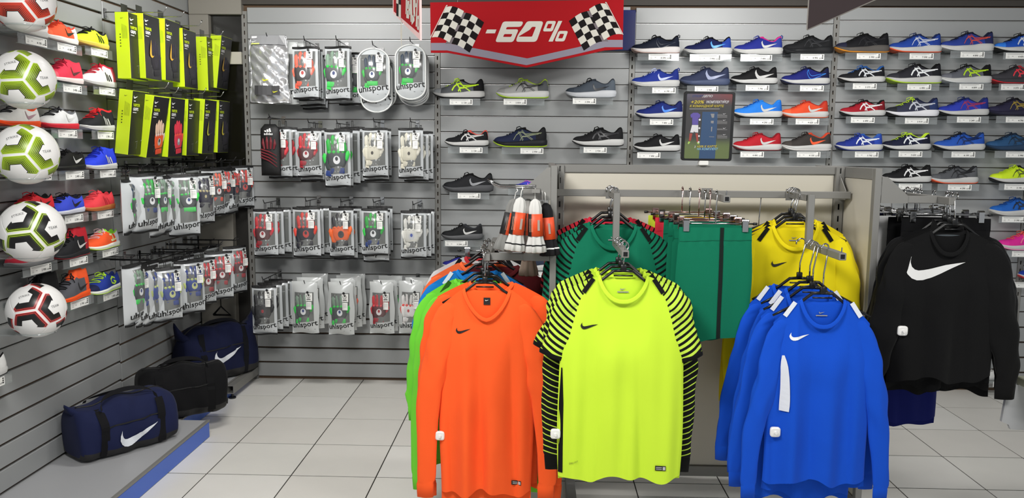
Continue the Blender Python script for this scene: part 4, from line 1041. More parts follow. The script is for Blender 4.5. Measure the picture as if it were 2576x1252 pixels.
# row 4
stack(3,0,664,718,'flat',['black','black','black','black'],w=.150,h=.305,Yf=4.80,step=.08,offs={1:.012,2:.02,3:.03})
stack(3,1,768,707,'bag',['green','greenall','green'],w=.165,h=.325,Yf=4.83,step=.075,drops={1:.01,2:.02},offs={1:.01,2:.015},loop=-.012)
stack(3,2,858,709,'bag',['green','greenall','coral','white'],w=.158,h=.33,Yf=4.84,step=.06,drops={1:.01,2:.02,3:.02},offs={2:.02,3:.03},loop=-.012)
stack(3,3,960,708,'bag',['red','coral','greenall'],w=.15,h=.325,Yf=4.84,step=.07,drops={1:-.005,2:.01},offs={1:.01,2:.03},loop=-.012)
stack(3,4,1036,706,'bag',['whitered','white'],w=.155,h=.33,Yf=4.85,step=.09,drops={1:.01},offs={1:.02},loop=-.012)
# ------------------------------------------------------------------ pouches on the left wall, turned towards the room
PEGS = []
def lpouch(label, px, py, X, gl, ang, h=.30, w=.165, roll=0):
    p = atX(px, py, X); PEGS.append((p.copy(),label)); pouch(label, p, 'side', gl, (roll*.0,roll,ang), w, h, .06, front=True, group='glove pouches on the side wall')
ka=.1757; kb=.1917
A = [(150,345,-2.03,'greendk',1.75,.27,'pale pouch edge-on behind the acrylic shelf, first of the upper side-wall row'),
 (390,265,-1.985,'greenall',1.15,.295,'bright green glove pouch with tag, second in the upper side-wall row'),
 (570,262,-1.975,'green',1.5,.325,'green glove pouch turned edgewise, third in the upper side-wall row'),
 (735,296,-1.965,'green',1.5,.295,'green glove pouch turned edgewise, fourth in the upper side-wall row'),
 (960,276,-1.90,'green',.55,.33,'large green and grey glove pouch hanging furthest out, upper side-wall row'),
 (1215,262,-1.945,'navyc',.9,.29,'dark navy glove pouch with cream finger, upper side-wall row'),
 (1390,192,-1.96,'coral',1.0,.285,'coral glove pouch with white price sticker, upper side-wall row'),
 (1520,172,-1.955,'redblk',1.05,.275,'red and black glove pouch behind the coral one, upper side-wall row'),
 (1640,190,-1.925,'redblk',1.4,.28,'edgewise red and black glove pouch, next to last of upper side-wall row'),
 (1790,152,-1.885,'redblk',.62,.265,'red and black glove pouch with round security tag, last of upper side-wall row')]
for px,py,X,g,a,h,lb in A: lpouch(lb, 290+px*ka, 390+py*ka, X, g, a, h, .158)
B_ = [(210,440,-1.99,'green',1.45,.30,'green and lime glove pouch, first of the lower side-wall row'),
 (320,472,-1.985,'blue',1.62,.295,'edgewise blue glove pouch, second of the lower side-wall row'),
 (440,468,-1.965,'blue',1.5,.295,'blue and lime glove pouch, third of the lower side-wall row'),
 (650,482,-1.91,'blue',.78,.28,'blue and lime glove pouch hanging furthest out, lower side-wall row'),
 (960,392,-1.925,'blue',.66,.295,'blue and lime glove pouch beside the red pouches, lower side-wall row'),
 (1130,360,-1.95,'red',.8,.27,'red and grey glove pouch half covered by the blue one, lower side-wall row'),
 (1350,272,-1.89,'red',.52,.285,'red glove pouch with round security tag, lower side-wall row'),
 (1560,202,-1.88,'red',.9,.295,'red glove pouch, last of the lower side-wall row')]
for px,py,X,g,a,h,lb in B_: lpouch(lb, 290+px*kb, 580+py*kb, X, g, a, h, .158)
for (row,ox,oy,kk,L) in (('upper',290,390,ka,((480,230,'green'),(660,245,'greendk'),(860,225,'greenall'),(1060,190,'navyc'),(1300,170,'coral'),(1600,150,'redblk'))),('lower',290,580,kb,((420,410,'blue'),(600,390,'blue'),(760,370,'green'),(900,330,'blue'),(1050,260,'red'),(1250,200,'red')))):
    for n,(px,py,g) in enumerate(L):
        p = atX(ox+px*kk, oy+py*kk, -2.075); PEGS.append((p.copy(),'')); pouch('%s pouch against the side wall behind the %s row, %s from the shoes'%(NAMES[g],row,('first','second','third','fourth','fifth','sixth')[n]), p, 'flat', g, (0,0,1.2), .15, .27, .045, front=False, full=False, group='glove pouches on the side wall')
for i,(px,py,ox,oy,kk,n) in enumerate([(905,125,290,390,ka,'first upper'),(1330,40,290,390,ka,'second upper'),(1535,62,290,390,ka,'third upper'),(1745,40,290,390,ka,'fourth upper'),(870,360,290,580,kb,'first lower'),(1250,215,290,580,kb,'second lower'),(1425,145,290,580,kb,'third lower'),(1600,90,290,580,kb,'fourth lower')]):
    e = atX(ox+px*kk, oy+py*kk, -1.872); peg('black wire peg on the side wall, %s pouch peg'%n, (XL-.004,e.y,e.z-.015), .30, (1,0,0), BH, tipup=.022)
for n,(p,lb) in enumerate(PEGS):
    k_ = n if n < 18 else n-18; rowt = ('upper' if n < 10 else 'lower') if n < 18 else ('upper rear' if n < 24 else 'lower rear')
    m_ = (n if n < 10 else n-10) if n < 18 else (n-18)%6
    peg('short black peg, %s of the %s pouch row on the side wall'%(('first','second','third','fourth','fifth','sixth','seventh','eighth','ninth','tenth')[m_],rowt), (XL-.004,p.y,p.z+.036), p.x-XL+.012, (1,0,0), BH, tipup=.012)
# ================================================================== GONDOLA
CREAM = mat('cream_panel','#c6c1b3',.5,var=.03)
GY0, GN, GB = 3.40, 3.085, 3.72
XLW, XRW = .064, 1.288; GH = 1.462
gd = thing('display_gondola', 'grey steel gondola with cream panels carrying the goalkeeper jerseys', 'display', (0,0,0))
def gbox(name, a, b, m=STEEL, bev=.0015): return MB().box(a,b,bev).build(name, m, gd)
for x in (XLW, XRW):
    for y,n in ((GN,'front'),(GB,'back')): gbox('wing_post', (x-.0125,y-.015,.0),(x+.0125,y+.015,GH))
    gbox('wing_panel', (x-.008,GN+.016,.155),(x+.008,GB-.016,GH-.045), CREAM, 0)
    gbox('wing_top_rail', (x-.0125,GN+.016,GH-.044),(x+.0125,GB-.016,GH)); gbox('wing_bottom_rail', (x-.0125,GN+.016,.112),(x+.0125,GB-.016,.154))
    for y in (GN,GB): MB().tube([(x,y,-.0),(x,y,.004)], .022, 12).build('glide', BLACK, gd)
pmg = slotted_post('upright', GH-.16, w=.034, d=.028).mesh('upright', [STEEL, BLACK])
for x in (XLW+.031, XRW-.031): put(pmg, 'upright', gd, (x,GY0-.028,.157))
gbox('main_panel', (XLW+.05,GY0-.006,.155),(XRW-.05,GY0+.006,GH-.034), CREAM, 0)
gbox('top_rail', (XLW+.0135,GY0-.016,GH-.033),(XRW-.0135,GY0+.016,GH)); gbox('bottom_rail', (XLW+.0135,GY0-.02,.108),(XRW-.0135,GY0+.02,.154))
gbox('cross_bar', (XLW+.018,3.282,1.334),(XRW-.018,3.302,1.362))
for x in (XLW+.026, XRW-.034):
    b = MB(); b.add([(x,3.372,1.325),(x,3.372,1.425),(x,3.30,1.365),(x,3.30,1.328),(x+.004,3.372,1.325),(x+.004,3.372,1.425),(x+.004,3.30,1.365),(x+.004,3.30,1.328)],[(0,1,2,3),(7,6,5,4),(0,4,5,1),(1,5,6,2),(2,6,7,3),(3,7,4,0)]); b.build('bar_bracket', STEEL, gd)
for x in (XLW+.10, XRW-.12): gbox('foot', (x-.02,GY0-.28,.004),(x+.02,GY0+.28,.045)); 
# waterfall arms
ARMS = STEEL
def arm(label, x, segs, cap):
    t = thing('garment_arm', label, 'arm', (x,0,0)); mb = MB()
    for a,b in segs: mb.box((-.0125,min(a[0],b[0])-(.0125 if a[0]==b[0] else 0),min(a[1],b[1])-.0125),(.0125,max(a[0],b[0])+(.0125 if a[0]==b[0] else 0),max(a[1],b[1])+.0125),.002)
    mb.box((-.022,3.275,1.326),(.022,3.281,1.372)); mb.build('arm_tube', ARMS, t)
    y,z = cap; MB().box((-.0085,y-.0008,z-.009),(.0085,y+.002,z+.009),.002).build('end_cap', BLACK, t)
    mb = MB(); mb.tube([(0,y+.012,z+.012),(0,y+.012,z+.03)],.0022,6); mb.build('stop_pin', CHROME, t)
arm('stepped garment arm holding the green and neon jerseys', .302, [((3.274,1.349),(3.045,1.349)),((3.045,1.349),(3.045,1.172)),((3.03,1.172),(2.70,1.172))], (2.70,1.172))
arm('straight garment arm holding the green shorts', .690, [((3.274,1.349),(2.93,1.349))], (2.93,1.349))
arm('stepped garment arm holding the yellow and blue jerseys', 1.030, [((3.274,1.349),(3.045,1.349)),((3.045,1.349),(3.045,1.172)),((3.03,1.172),(2.70,1.172))], (2.70,1.172))
# side rails left and right
def side_rail(label, xs, z, sgn, ylo=2.93, yhi=3.55):
    t = thing('hanging_rail', label, 'rail', (0,0,0)); xw = XLW-.0135 if sgn < 0 else XRW+.0135
    MB().box((min(xs,xs)-.012,ylo,z-.014),(xs+.012,yhi,z+.014),.002).build('rail_tube', STEEL, t)
    for y in (GN,):
        mb = MB(); mb.box((min(xw,xs+.012*-sgn),y-.012,z-.014),(max(xw,xs-.012*sgn),y+.012,z+.014),.002); mb.build('rail_arm', STEEL, t)
        b = MB(); P_ = [(xw,z-.014),(xw,z+.085),(xw+sgn*.02,z+.085),(xw+sgn*.10,z+.014),(xw+sgn*.10,z-.014)]; b.prism(P_, y-.0155, y-.0125); b.build('bracket_plate', STEEL, t)
RLX = -.190; RLZ = 1.108
side_rail('hanging rail on the gondola wing holding the orange jerseys', RLX, RLZ, -1, 3.05, 3.64)
RRX = 1.525; RRZ = 1.345
side_rail('hanging rail on the other gondola wing holding the black jerseys', RRX, RRZ, 1, 2.985)
# ================================================================== HANGERS AND JERSEYS
CHR2 = CHROME
def hanger(label, x, y, z, bar_z, half=.20, drop=.065, yaw=0, twist=0, group=None):
    """black moulded hanger; (x,y,z) hub under the hook, hook reaches over a bar whose top is bar_z"""
    t = thing('hanger', label, 'hanger', (x,y,z), (0,0,yaw), group or 'garment hangers'); mb = MB()
    for s in (-1,1):
        mb.tube([(0,0,.012),(s*.035,0,.010),(s*.075,0,-.022),(s*half*.8,0,-drop*.82),(s*half,0,-drop-.006)], .006, 8, rr=[.006,.0058,.0052,.005,.004])
    mb.tube([(-.034,0,-.006),(.034,0,-.006)], .003, 6); mb.box((-.010,-.006,.008),(.010,.006,.034),.002)
    mb.build('hanger_body', BLACK, t, smooth=True)
    hk = MB(); h = bar_z-z; ca,sa = math.cos(twist),math.sin(twist)
    r = .020; pts = [(0,.0,.03),(0,0,h*.45)]
    cz = h-.004
    pts.append((r*.9*ca, r*.9*sa, max(cz-r*.6,h*.5)))
    for k in range(8):
        a = -.2+PI*1.12*k/7; pts.append((r*math.cos(a)*ca, r*math.cos(a)*sa, cz-.006+r*math.sin(a)*.9))
    hk.tube(pts, .0028, 7); hk.build('hook', CHR2, t, smooth=True)
    return t
def stripe_mat(base, sleeve, stripe, pitch=.0185, d0=.24, d1=.56, reach=.34):
    key=('stripe',base,sleeve,stripe,pitch,d1)
    if key in _mc: return _mc[key]
    m = bpy.data.materials.new('raglan_fabric'); m.use_nodes=True; nt=m.node_tree; b=nt.nodes['Principled BSDF']; b.inputs['Roughness'].default_value=.75; b.inputs['Sheen Weight'].default_value=.04; b.inputs['Specular IOR Level'].default_value=.15
    def at_(n): a=nt.nodes.new('ShaderNodeAttribute'); a.attribute_name=n; return a.outputs['Fac']
    def mt(op,a,c,d=0):
        n=nt.nodes.new('ShaderNodeMath'); n.operation=op
        for i,x in enumerate((a,c,d)):
            if isinstance(x,(int,float)): n.inputs[i].default_value=x
            else: nt.links.new(x,n.inputs[i])
        return n.outputs[0]
    st=at_('st'); fr=mt('FRACT',mt('DIVIDE',st,pitch),0); duty=mt('MULTIPLY_ADD',mt('MINIMUM',mt('DIVIDE',st,reach),1.0),d1-d0,d0)
    on=mt('LESS_THAN',fr,duty); rag=mt('GREATER_THAN',at_('rag'),0.0)
    m1=nt.nodes.new('ShaderNodeMix'); m1.data_type='RGBA'; m1.inputs[6].default_value=rgb(sleeve); m1.inputs[7].default_value=rgb(stripe); nt.links.new(on,m1.inputs[0])
    m2=nt.nodes.new('ShaderNodeMix'); m2.data_type='RGBA'; m2.inputs[6].default_value=rgb(base); nt.links.new(m1.outputs[2],m2.inputs[7]); nt.links.new(rag,m2.inputs[0]); nt.links.new(m2.outputs[2],b.inputs['Base Color'])
    _mc[key]=m; return m
def jersey(label, pos, L=.72, hw=.215, sh=.20, drop=.055, nk=.090, scoop=.090, col='#ff5a1e', sl='long', slen=.58, sw=.050, cuff=None, trim=None, stripe=None, mark=None, markpos=(-.085,-.20), markw=.065, tabs=None, seed=1, yaw=0, dep=.031, res=1, fold=.019, sprd=.03, hemlab=False, sec=None, inner=None, tail=.03, nv=2.3, edge=None, note=None, mock=False, lining=None, swing=(0,0), cat='jersey', group=None, sidepanel=None, rollup=0, name='goalkeeper_jersey'):
    t = thing(name, label, cat, pos, (0,0,yaw), group)
    R = random.Random(seed); ph = [R.uniform(0,6.28) for _ in range(8)]; kx = [R.uniform(34,46), R.uniform(48,62), R.uniform(75,90)]
    nx,nz = int(44*res), int(54*res)
    def ztop(x, front):
        a = abs(x)
        if a < nk: return -(scoop*max(0,1-(a/nk)**nv)**.75 if front else .018*math.sqrt(max(0,1-(a/nk)**2)))
        return -drop*((a-nk)/(sh-nk))**1.15
    def zhem(s, front): return -L+(0 if front else -tail)+.010*math.sin(s*5+ph[0])*(1)+.006*math.sin(s*11+ph[1])
    def D(s,tt,z,x,front):
        g = .22+.78*smooth(tt/.35); base = dep*math.sqrt(max(0,1-s*s))*g
        f = fold*min(1,max(0,tt-.08)*1.5)**1.1*(1.2*abs(math.sin(.55*kx[0]*x+ph[2]+.9*z))-.6+.40*math.sin(kx[1]*x+ph[3]-2*z)+.16*math.sin(kx[2]*x+ph[4]))*(1-s**4)
        f += .004*math.sin(18*(z+abs(x)*.9)+ph[5])*smooth((tt-.05)/.2)*(1-smooth((tt-.3)/.4))*(1-s*s)
        return base+f
    def P(s,tt,front):
        xt = s*sh; zt = ztop(xt,front); zb = zhem(s,front); z = zt+(zb-zt)*tt
        w = sh+(hw-sh)*smooth(tt/.45)+.006*math.sin(z*9+ph[6])*tt; x = s*w+swing[0]*tt
        y = -D(s,tt,z,x,front) if front else D(s,tt,z,x,False)*.55
        return (x,y+.003*(0 if front else 1),z)
    def fr(x,z,k=.0022):
        tt=.4
        for _ in range(4):
            w = sh+(hw-sh)*smooth(tt/.45); s = max(-.995,min(.995,(x-swing[0]*tt)/w)); zt=ztop(s*sh,True); zb=zhem(s,True); tt=max(0,min(1,(zt-z)/(zt-zb)))
        p = P(s,tt,True); return (x,p[1]-k,z)
    def rag(x,z): return abs(x)-(nk+.008+(hw-nk)*interp(-z,[(0,0),(.03,.16),(.083,.40),(.153,.56),(.22,.68),(.27,.86),(.30,1.2)])) if z > -.3 else -1
    def stc(x,z): return math.hypot(max(0,abs(x)-nk), z*.9)
    mb = MB(); att=[]
    for front in (True,False):
        o = len(mb.v); vs=[]
        for j in range(nz+1):
            for i in range(nx+1):
                s = -1+2*i/nx; s = math.copysign(abs(s)**.9,s); p = P(s,j/nz,front); vs.append(p); att.append((rag(p[0],p[2]),stc(p[0],p[2])))
        mb.v.extend(vs)
        for j in range(nz):
            for i in range(nx):
                a = o+j*(nx+1)+i; q=(a,a+nx+1,a+nx+2,a+1); mb.f.append(q if front else q[::-1]); mb.m.append(0)
    bm_ = stripe_mat(col, *stripe) if stripe else fab(col,'jersey_knit')
    me = mb.mesh('body', bm_, smooth=True)
    def setatt(me, att):
        for k,nm in enumerate(('rag','st')):
            a = me.attributes.new(nm,'FLOAT','POINT'); a.data.foreach_set('value',[q[k] for q in att])
    if stripe: setatt(me, att)
    put(me,'body',t)
    # collar band
    cb = MB(); ring0=[]; ring1=[]; ring2=[]; N=36
    hgt = .030 if mock else .012
    for k in range(N):
        a = 2*PI*k/N; front = math.sin(a) < 0; x = nk*math.cos(a)
        z = ztop(x*.999,front); y = (-.020 if front else .017)*abs(math.sin(a))**.7-.003
        nx_,nz_ = x/nk, (z+.02)/scoop
        up = hgt*(.55+.45*abs(math.sin(a))) if not mock else hgt
        cxn = -math.cos(a)*hgt*.75*(.3 if mock else 1)
        yb = (-.0215 if front else .0175)*abs(math.sin(a))**.7; ring0.append((x*1.015,yb*1.02-.001,z-.003)); ring1.append((x*1.0+cxn*.5,yb*1.04-.001,z+up*.45)); ring2.append((x+cxn,yb*.96,z+up*(.85 if not mock else 1)))
    cb.loft([ring0,ring1,ring2]); cb.loft([ring0,[(p[0]*1.0,p[1]*.9,p[2]-.003) for p in ring0]]); cb.loft([ring2,[(p[0]*.97,p[1]*.8,p[2]-.012) for p in ring2]])
    cb.build('collar', fab(trim or col,'rib_knit'), t, ang=.7)
    if inner:
        q = MB(); 
        pts=[(x,.010,-.024-.030*0) for x in (-.022,.022)]
        q.box((-.013,.004,-.062),(.013,.006,-.034)); tick(q,lambda x,z:(x,.0035,z),.014,.014,0,-.044,mi=1); q.build('neck_label',[INK,PAPER],t)
    elif inner is not None:
        q = MB(); tick(q,lambda x,z:(x,.0040,z),.020,.020,0,-.045); q.strip([(-.02,-.056),(.02,-.056)],.004,.0040); q.build('neck_print', GREYINK, t)
    if lining:
        q = MB(); vs=[]
        for zz in (-.012,-.045,-.105): vs += [(x,.010+.003*abs(zz)*20*0,zz-.006*(x/nk)**2) for x in np.linspace(-nk*.9,nk*.9,7)]
        q.add(vs,[(r*7+c,(r+1)*7+c,(r+1)*7+c+1,r*7+c+1) for r in range(2) for c in range(6)]); q.build('neck_lining', fab(lining,'lining_knit'), t, smooth=True)
    # sleeves
    for sg in (-1,1):
        sb = MB(); sat=[]; rings=[]
        x0 = sg*(sh-.055); end = slen
        if sl == 'long':
            pth = [(x0,0,-drop*.58-.028),(sg*(sh-.022),-.003,-drop*.86-.038),(sg*(sh-.001),-.007,-drop-.085),(sg*(sh+.010),-.010,-drop-.17),(sg*(sh+.016+sprd*.3),-.012,-drop-.28),(sg*(sh+.016+sprd*.7),-.012,-drop-.40),(sg*(sh+.012+sprd),-.012,-drop-slen*.93),(sg*(sh+.010+sprd*1.05),-.012,-drop-slen)]
            wd = [.022,sw*.70,sw*.86,sw*1.0,sw*.98,sw*.86,sw*.72,sw*.64]
        else:
            pth = [(x0,.002,-drop*.58-.028),(sg*(sh-.022),.002,-drop*.86-.042),(sg*(sh-.006),.004,-drop-.085),(sg*(sh+.003),.006,-drop-.15),(sg*(sh+.004+sprd),.006,-drop-slen)]
            wd = [.026,sw*.85,sw*.98,sw*1.02,sw*1.02]
        # resample
        tab = [[(k/(len(pth)-1),p[c]) for k,p in enumerate(pth)] for c in range(3)]; tw=[(k/(len(pth)-1),w) for k,w in enumerate(wd)]
        ns = int((46 if sl=='long' else 26)*res); na = 22; acc=0; prev=None
        for j in range(ns+1):
            u = j/ns; c = Vector([cinterp(u,tb) for tb in tab]); w = cinterp(u,tw)
            c2 = Vector([cinterp(min(1,u+.01),tb) for tb in tab]); c1 = Vector([cinterp(max(0,u-.01),tb) for tb in tab]); d=(c2-c1).normalized()
            if prev is not None: acc += (c-prev).length
            prev = c
            side = Vector((d.z,0,-d.x)).normalized()*(-1)
            if side.x < 0: side = -side
            tilt = smooth((u-.3)/.4); dd = w*(.36+.10*math.sin(u*9+ph[7]))*(.6+.4*smooth(u*4))
            ring=[]
            for a in range(na):
                an = 2*PI*a/na; f = 1+.09*math.sin(3*an+u*13+ph[1])*smooth(u*3)+.05*math.sin(5*an-u*21+ph[2])
                cr = .05*math.sin(u*38+2*an+ph[3])*smooth((u-.15)*4)*(1-smooth((u-.75)*5))
                ring.append(c+side*(math.cos(an)*w*(f+cr))+Vector((0,-math.sin(an)*dd*(f+cr),0)))
                p = ring[-1]; q = stc(c.x,c.z) if u < .28 else None
                sat.append((1.0, 0)); 
            rings.append((ring,acc,c))
        base = None; sat=[]
        off = stc(rings[0][2].x, rings[0][2].z)
        for ring,ac,c in rings:
            sat += [(1.0, stc(p.x,p.z)) for p in ring]
        sb.loft([r[0] for r in rings])
        smat = stripe_mat(col,*stripe) if stripe else fab(col,'jersey_knit')
        sme = sb.mesh('sleeve', smat, smooth=True)
        if stripe: setatt(sme, sat)
        so = put(sme,'sleeve',t)
        # cuff
        last = rings[-1]; c = last[2]; cb2 = MB(); dn = (rings[-1][2]-rings[-3][2]).normalized(); cl = .055 if sl=='long' else .016
        rr = [[p for p in last[0]],[c+(p-c)*1.03+dn*.004 for p in last[0]],[c+(p-c)*.97+dn*cl for p in last[0]],[c+(p-c)*.85+dn*cl for p in last[0]],[c+(p-c)*.8+dn*(cl-.02) for p in last[0]]]
        cb2.loft(rr); cb2.build('cuff', fab(cuff or col,'rib_knit'), so, smooth=True)
    if mark:
        q = MB(); mh = markw*(1.0 if not mock else .75)
        tick(q, lambda x,z: fr(x,z), markw, mh, markpos[0], markpos[1], sub=4); q.build('chest_mark', mat('mark_print',mark,.5), t)
    if tabs:
        for sg in (-1,1):
            q = MB(); q.strip([(sg*(nk+.016+.034*k/5), -.003-.050*k/5-.004) for k in range(6)], .016, 0, lambda x,z: fr(x,z,.0035)); q.build('shoulder_tab', fab(tabs,'tab_tape'), t)
    if hemlab:
        q = MB(); x1 = hw*.66; z1 = -L+.055
        vs=[fr(x,z,.003) for z in (z1,z1-.018) for x in (x1-.02,x1,x1+.018)]; q.add(vs,[(0,3,4,1),(1,4,5,2)],0)
        for e in range(2): q.strip([(x1-.017,z1-.006-.006*e),(x1+.004,z1-.006-.006*e)],.0025,0,lambda x,z:fr(x,z,.0036),mi=1)
        q.add([fr(x,z,.0036) for x,z in ((x1+.007,z1-.003),(x1+.016,z1-.003),(x1+.016,z1-.015),(x1+.007,z1-.015))],[(0,3,2,1)],1); q.build('hem_label',[INK,mat('grey_label','#b8b8b8',.5)],t)
    if sidepanel:
        q = MB(); sx=-hw*.725; q.strip([(sx+.010*math.sin(k/10*2),-.195-.20*k/10) for k in range(11)],[.008,.018,.024,.026,.028,.029,.030,.031,.032,.032,.030],0,lambda x,z:fr(x,z,.006)); q.build('side_panel', fab(sidepanel,'panel_knit'), t)
    if edge:
        q = MB(); q.strip([(-hw*.96,-.33-(L-.345)*k/24) for k in range(25)],[.004+.012*min(1,k/8) for k in range(25)],0,lambda x,z: fr(x,z,.003)); q.build('edge_panel', fab(edge,'panel_knit'), t, smooth=True)
    if note:
        me = text_mesh(note,.010,.0,'LEFT'); q = MB(); q.add([fr(-hw*.82+v.co.x, -L+.052+v.co.z+v.co.x*.3,.003) for v in me.vertices],[tuple(p.vertices) for p in me.polygons]); q.build('hem_print', mat('olive_print','#6d7a2a',.6), t)
    if sec:
        p = fr(sec[0],sec[1],.004); q = MB(); w=.018; rg=[]
        for yy,e in ((0,.85),(-.002,1),(-.010,1),(-.013,.8)): rg.append([(p[0]+w*e*math.copysign(abs(math.cos(a))**.5,math.cos(a)),p[1]+yy,p[2]+w*e*math.copysign(abs(math.sin(a))**.5,math.sin(a))) for a in (2*PI*k/24+.01 for k in range(24))])
        q.loft(rg,cap=True); q.tube([(p[0],p[1]-.012,p[2]),(p[0],p[1]-.022,p[2])],.006,12,rr=[.0065,.005]); q.build('security_tag', WHITE, t, ang=.6)
    return t
ORG='#ff5f28'; NEO='#c8ea3a'; GRN='#0a6d50'; YEL='#e6d214'; BLU='#0f4dc4'; LIM='#6fd03a'; BLKF='#0b0b0c'
# --- neon jerseys (arm 1 lower)
XA = .302
nst=('#bfe04a','#0c0d0c')
jersey('neon yellow short sleeve jersey with black striped sleeves and small black tick, frontmost', (XA+.006,2.80,1.080), L=.735, hw=.222, sh=.212, col=NEO, sl='short', slen=.225, sw=.046, cuff='#0c0d0c', stripe=nst, mark='#10140c', tabs='#141414', seed=3, res=1.5, inner=False, markpos=(-.118,-.175), markw=.062, edge='#0c0d0c', note='DRI-FIT', hemlab=True, sec=(-.232,-.575), sprd=.028, tail=.012)
hanger('black hanger of the frontmost neon jersey', XA+.006,2.806,1.088, 1.196, twist=.5)
jersey('neon long sleeve striped jersey with black cuffs, second on the neon arm', (XA+.004,2.865,1.086), L=.715, hw=.220, sh=.216, col=NEO, sl='long', slen=.63, sw=.045, cuff='#0c0d0c', stripe=('#bfe04a','#0c0d0c',.0185,.24,.80), tabs='#141414', seed=8, sprd=.012)
hanger('black hanger second on the neon arm', XA+.004,2.871,1.094, 1.196, twist=.4)
jersey('neon short sleeve striped jersey, third on the neon arm', (XA+.0,2.925,1.090), L=.70, hw=.218, sh=.218, col=NEO, sl='short', slen=.24, sw=.045, cuff='#0c0d0c', stripe=nst, tabs='#141414', seed=12, sprd=.04)
hanger('black hanger third on the neon arm', XA,2.931,1.098, 1.196, twist=.45)
# --- green and red (arm 1 upper)
gst=('#0d7455','#0a0f0d')
jersey('green jersey with black striped shoulders, frontmost of the two green ones', (XA-.004,3.095,1.232), L=.70, hw=.205, sh=.200, col=GRN, sl='short', slen=.27, sw=.046, cuff='#0c0d0c', stripe=gst, tabs='#0e1210', seed=21, res=1.2, inner=False, sprd=.01)
hanger('black hanger of the front green jersey', XA-.004,3.101,1.244, 1.372, twist=.5)
jersey('green striped shoulder jersey just behind the front green one', (XA-.014,3.15,1.238), L=.70, hw=.205, sh=.206, col=GRN, sl='long', slen=.60, sw=.045, cuff='#0c0d0c', stripe=gst, tabs='#0e1210', seed=22, sprd=.006)
hanger('black hanger of the rear green jersey', XA-.012,3.156,1.250, 1.372, twist=.4)
jersey('red jersey with black striped shoulders hanging behind the green jerseys', (XA-.008,3.215,1.252), L=.69, hw=.205, sh=.214, col='#c8283c', sl='short', slen=.24, sw=.045, cuff='#0c0d0c', stripe=('#d2303f','#16090b'), tabs='#120a0a', seed=23, sprd=.01)
hanger('black hanger of the red jersey', XA-.008,3.221,1.262, 1.372, twist=.45)
# --- yellow (arm 3 upper)
XC = 1.030
for i,(dx,Y,dz,lb,n) in enumerate([(0,3.115,0,'yellow long sleeve jersey with black tick, frontmost of the yellow ones','front'),(.018,3.165,.008,'yellow long sleeve jersey in the middle of the three yellow ones','middle'),(.03,3.22,.014,'yellow long sleeve jersey rearmost against the cream panel','rear')]):
    jersey(lb, (XC-.03+dx,Y,1.236+dz), L=.70+.03*i, hw=.195, sh=.195, col=YEL, slen=.60, sw=.046, mark='#14140c' if i==0 else None, markpos=(-.060,-.145), markw=.062, tabs='#14140e', seed=31+i, inner=False if i==0 else None, sprd=.012, res=1.1 if i==0 else .9)
    hanger('black hanger of the %s yellow jersey'%n, XC-.03+dx*.5,Y+.006,1.250+dz, 1.372, twist=.5-.1*i)
# --- blue (arm 3 lower)
for i,(dx,Y,dz,lb,n) in enumerate([(0,2.80,0,'blue long sleeve jersey with white tick and white side panel, frontmost','front'),(-.030,2.855,.010,'blue jersey with white shoulder tabs, second of the blue ones','second'),(-.022,2.905,.022,'blue jersey with white shoulder tabs, third of the blue ones','third'),(-.05,2.965,.026,'blue jersey with white shoulder tabs, rearmost of the blue ones','rear')]):
    jersey(lb, (XC-.022+dx,Y,1.005+dz), L=(.660,.745,.72,.70)[i], hw=.186, sh=.168, drop=.082, nk=.082, scoop=.095, col=BLU, slen=.60-.02*i, sw=.040, mark='#e6e8ec' if i==0 else None, markpos=(-.080,-.128), markw=.070, tabs='#dfe3ea', seed=41+i, inner=False if i==0 else None, sprd=.055 if i!=3 else .06, sec=(-.150,-.475) if i==0 else None, sidepanel='#d9dce4' if i==0 else None, res=1.5 if i==0 else .9)
    hanger('black hanger of the %s blue jersey'%n, XC-.022+dx*.6,Y+.006,1.018+dz, 1.196, half=.17, twist=.6-.12*i)
# --- orange rack
XO = -.190
def rack(n, lb, dx, Y, z, hub, hl, half, hz=1.126, **k):
    jersey(lb, (XO+dx,Y,z), **k); hanger(hl, XO+dx*.5+hub,Y+.006,z+.014, hz, half=half, twist=1.25)
rack(0,'orange long sleeve jersey with small black tick, frontmost on its rail',0,3.045,.985,-.008,'black hanger of the frontmost orange jersey',.165,L=.815,hw=.184,sh=.176,drop=.066,nk=.094,scoop=.120,col=ORG,slen=.72,sw=.051,mark='#1a0f0c',markpos=(-.090,-.160),markw=.058,seed=51,inner=True,sprd=.052,res=1.5,hemlab=True,sec=(-.182,-.585),fold=.024,tail=.05,nv=1.7)
rack(1,'orange long sleeve jersey directly behind the frontmost orange one',.014,3.095,1.004,-.008,'black hanger second on the orange jersey rail',.165,L=.80,hw=.196,sh=.212,drop=.060,nk=.090,scoop=.05,col=ORG,slen=.76,sw=.050,seed=52,sprd=.03)
rack(2,'lime green long sleeve jersey with padded elbows, third on the rail behind the orange ones',-.035,3.155,.990,.0,'black hanger third on the orange jersey rail',.165,L=.73,hw=.186,sh=.195,drop=.066,nk=.090,scoop=.05,col=LIM,slen=.74,sw=.049,seed=53,sprd=.035)
rack(3,'lime green jersey with short padded sleeve, fourth on the rail behind the orange ones',-.055,3.21,.995,.0,'black hanger fourth on the orange jersey rail',.165,L=.66,hw=.188,sh=.205,drop=.066,nk=.090,scoop=.05,col=LIM,slen=.47,sw=.050,seed=54,sprd=.033,tabs='#2c5c18')
rack(4,'bright blue jersey with pale shoulder dashes behind the lime ones',-.055,3.275,1.022,.0,'black hanger fifth on the orange jersey rail',.165,L=.57,hw=.19,sh=.205,drop=.068,nk=.088,scoop=.05,col='#1878c8',slen=.43,sw=.050,seed=55,sprd=.03,tabs='#d8e4ee')
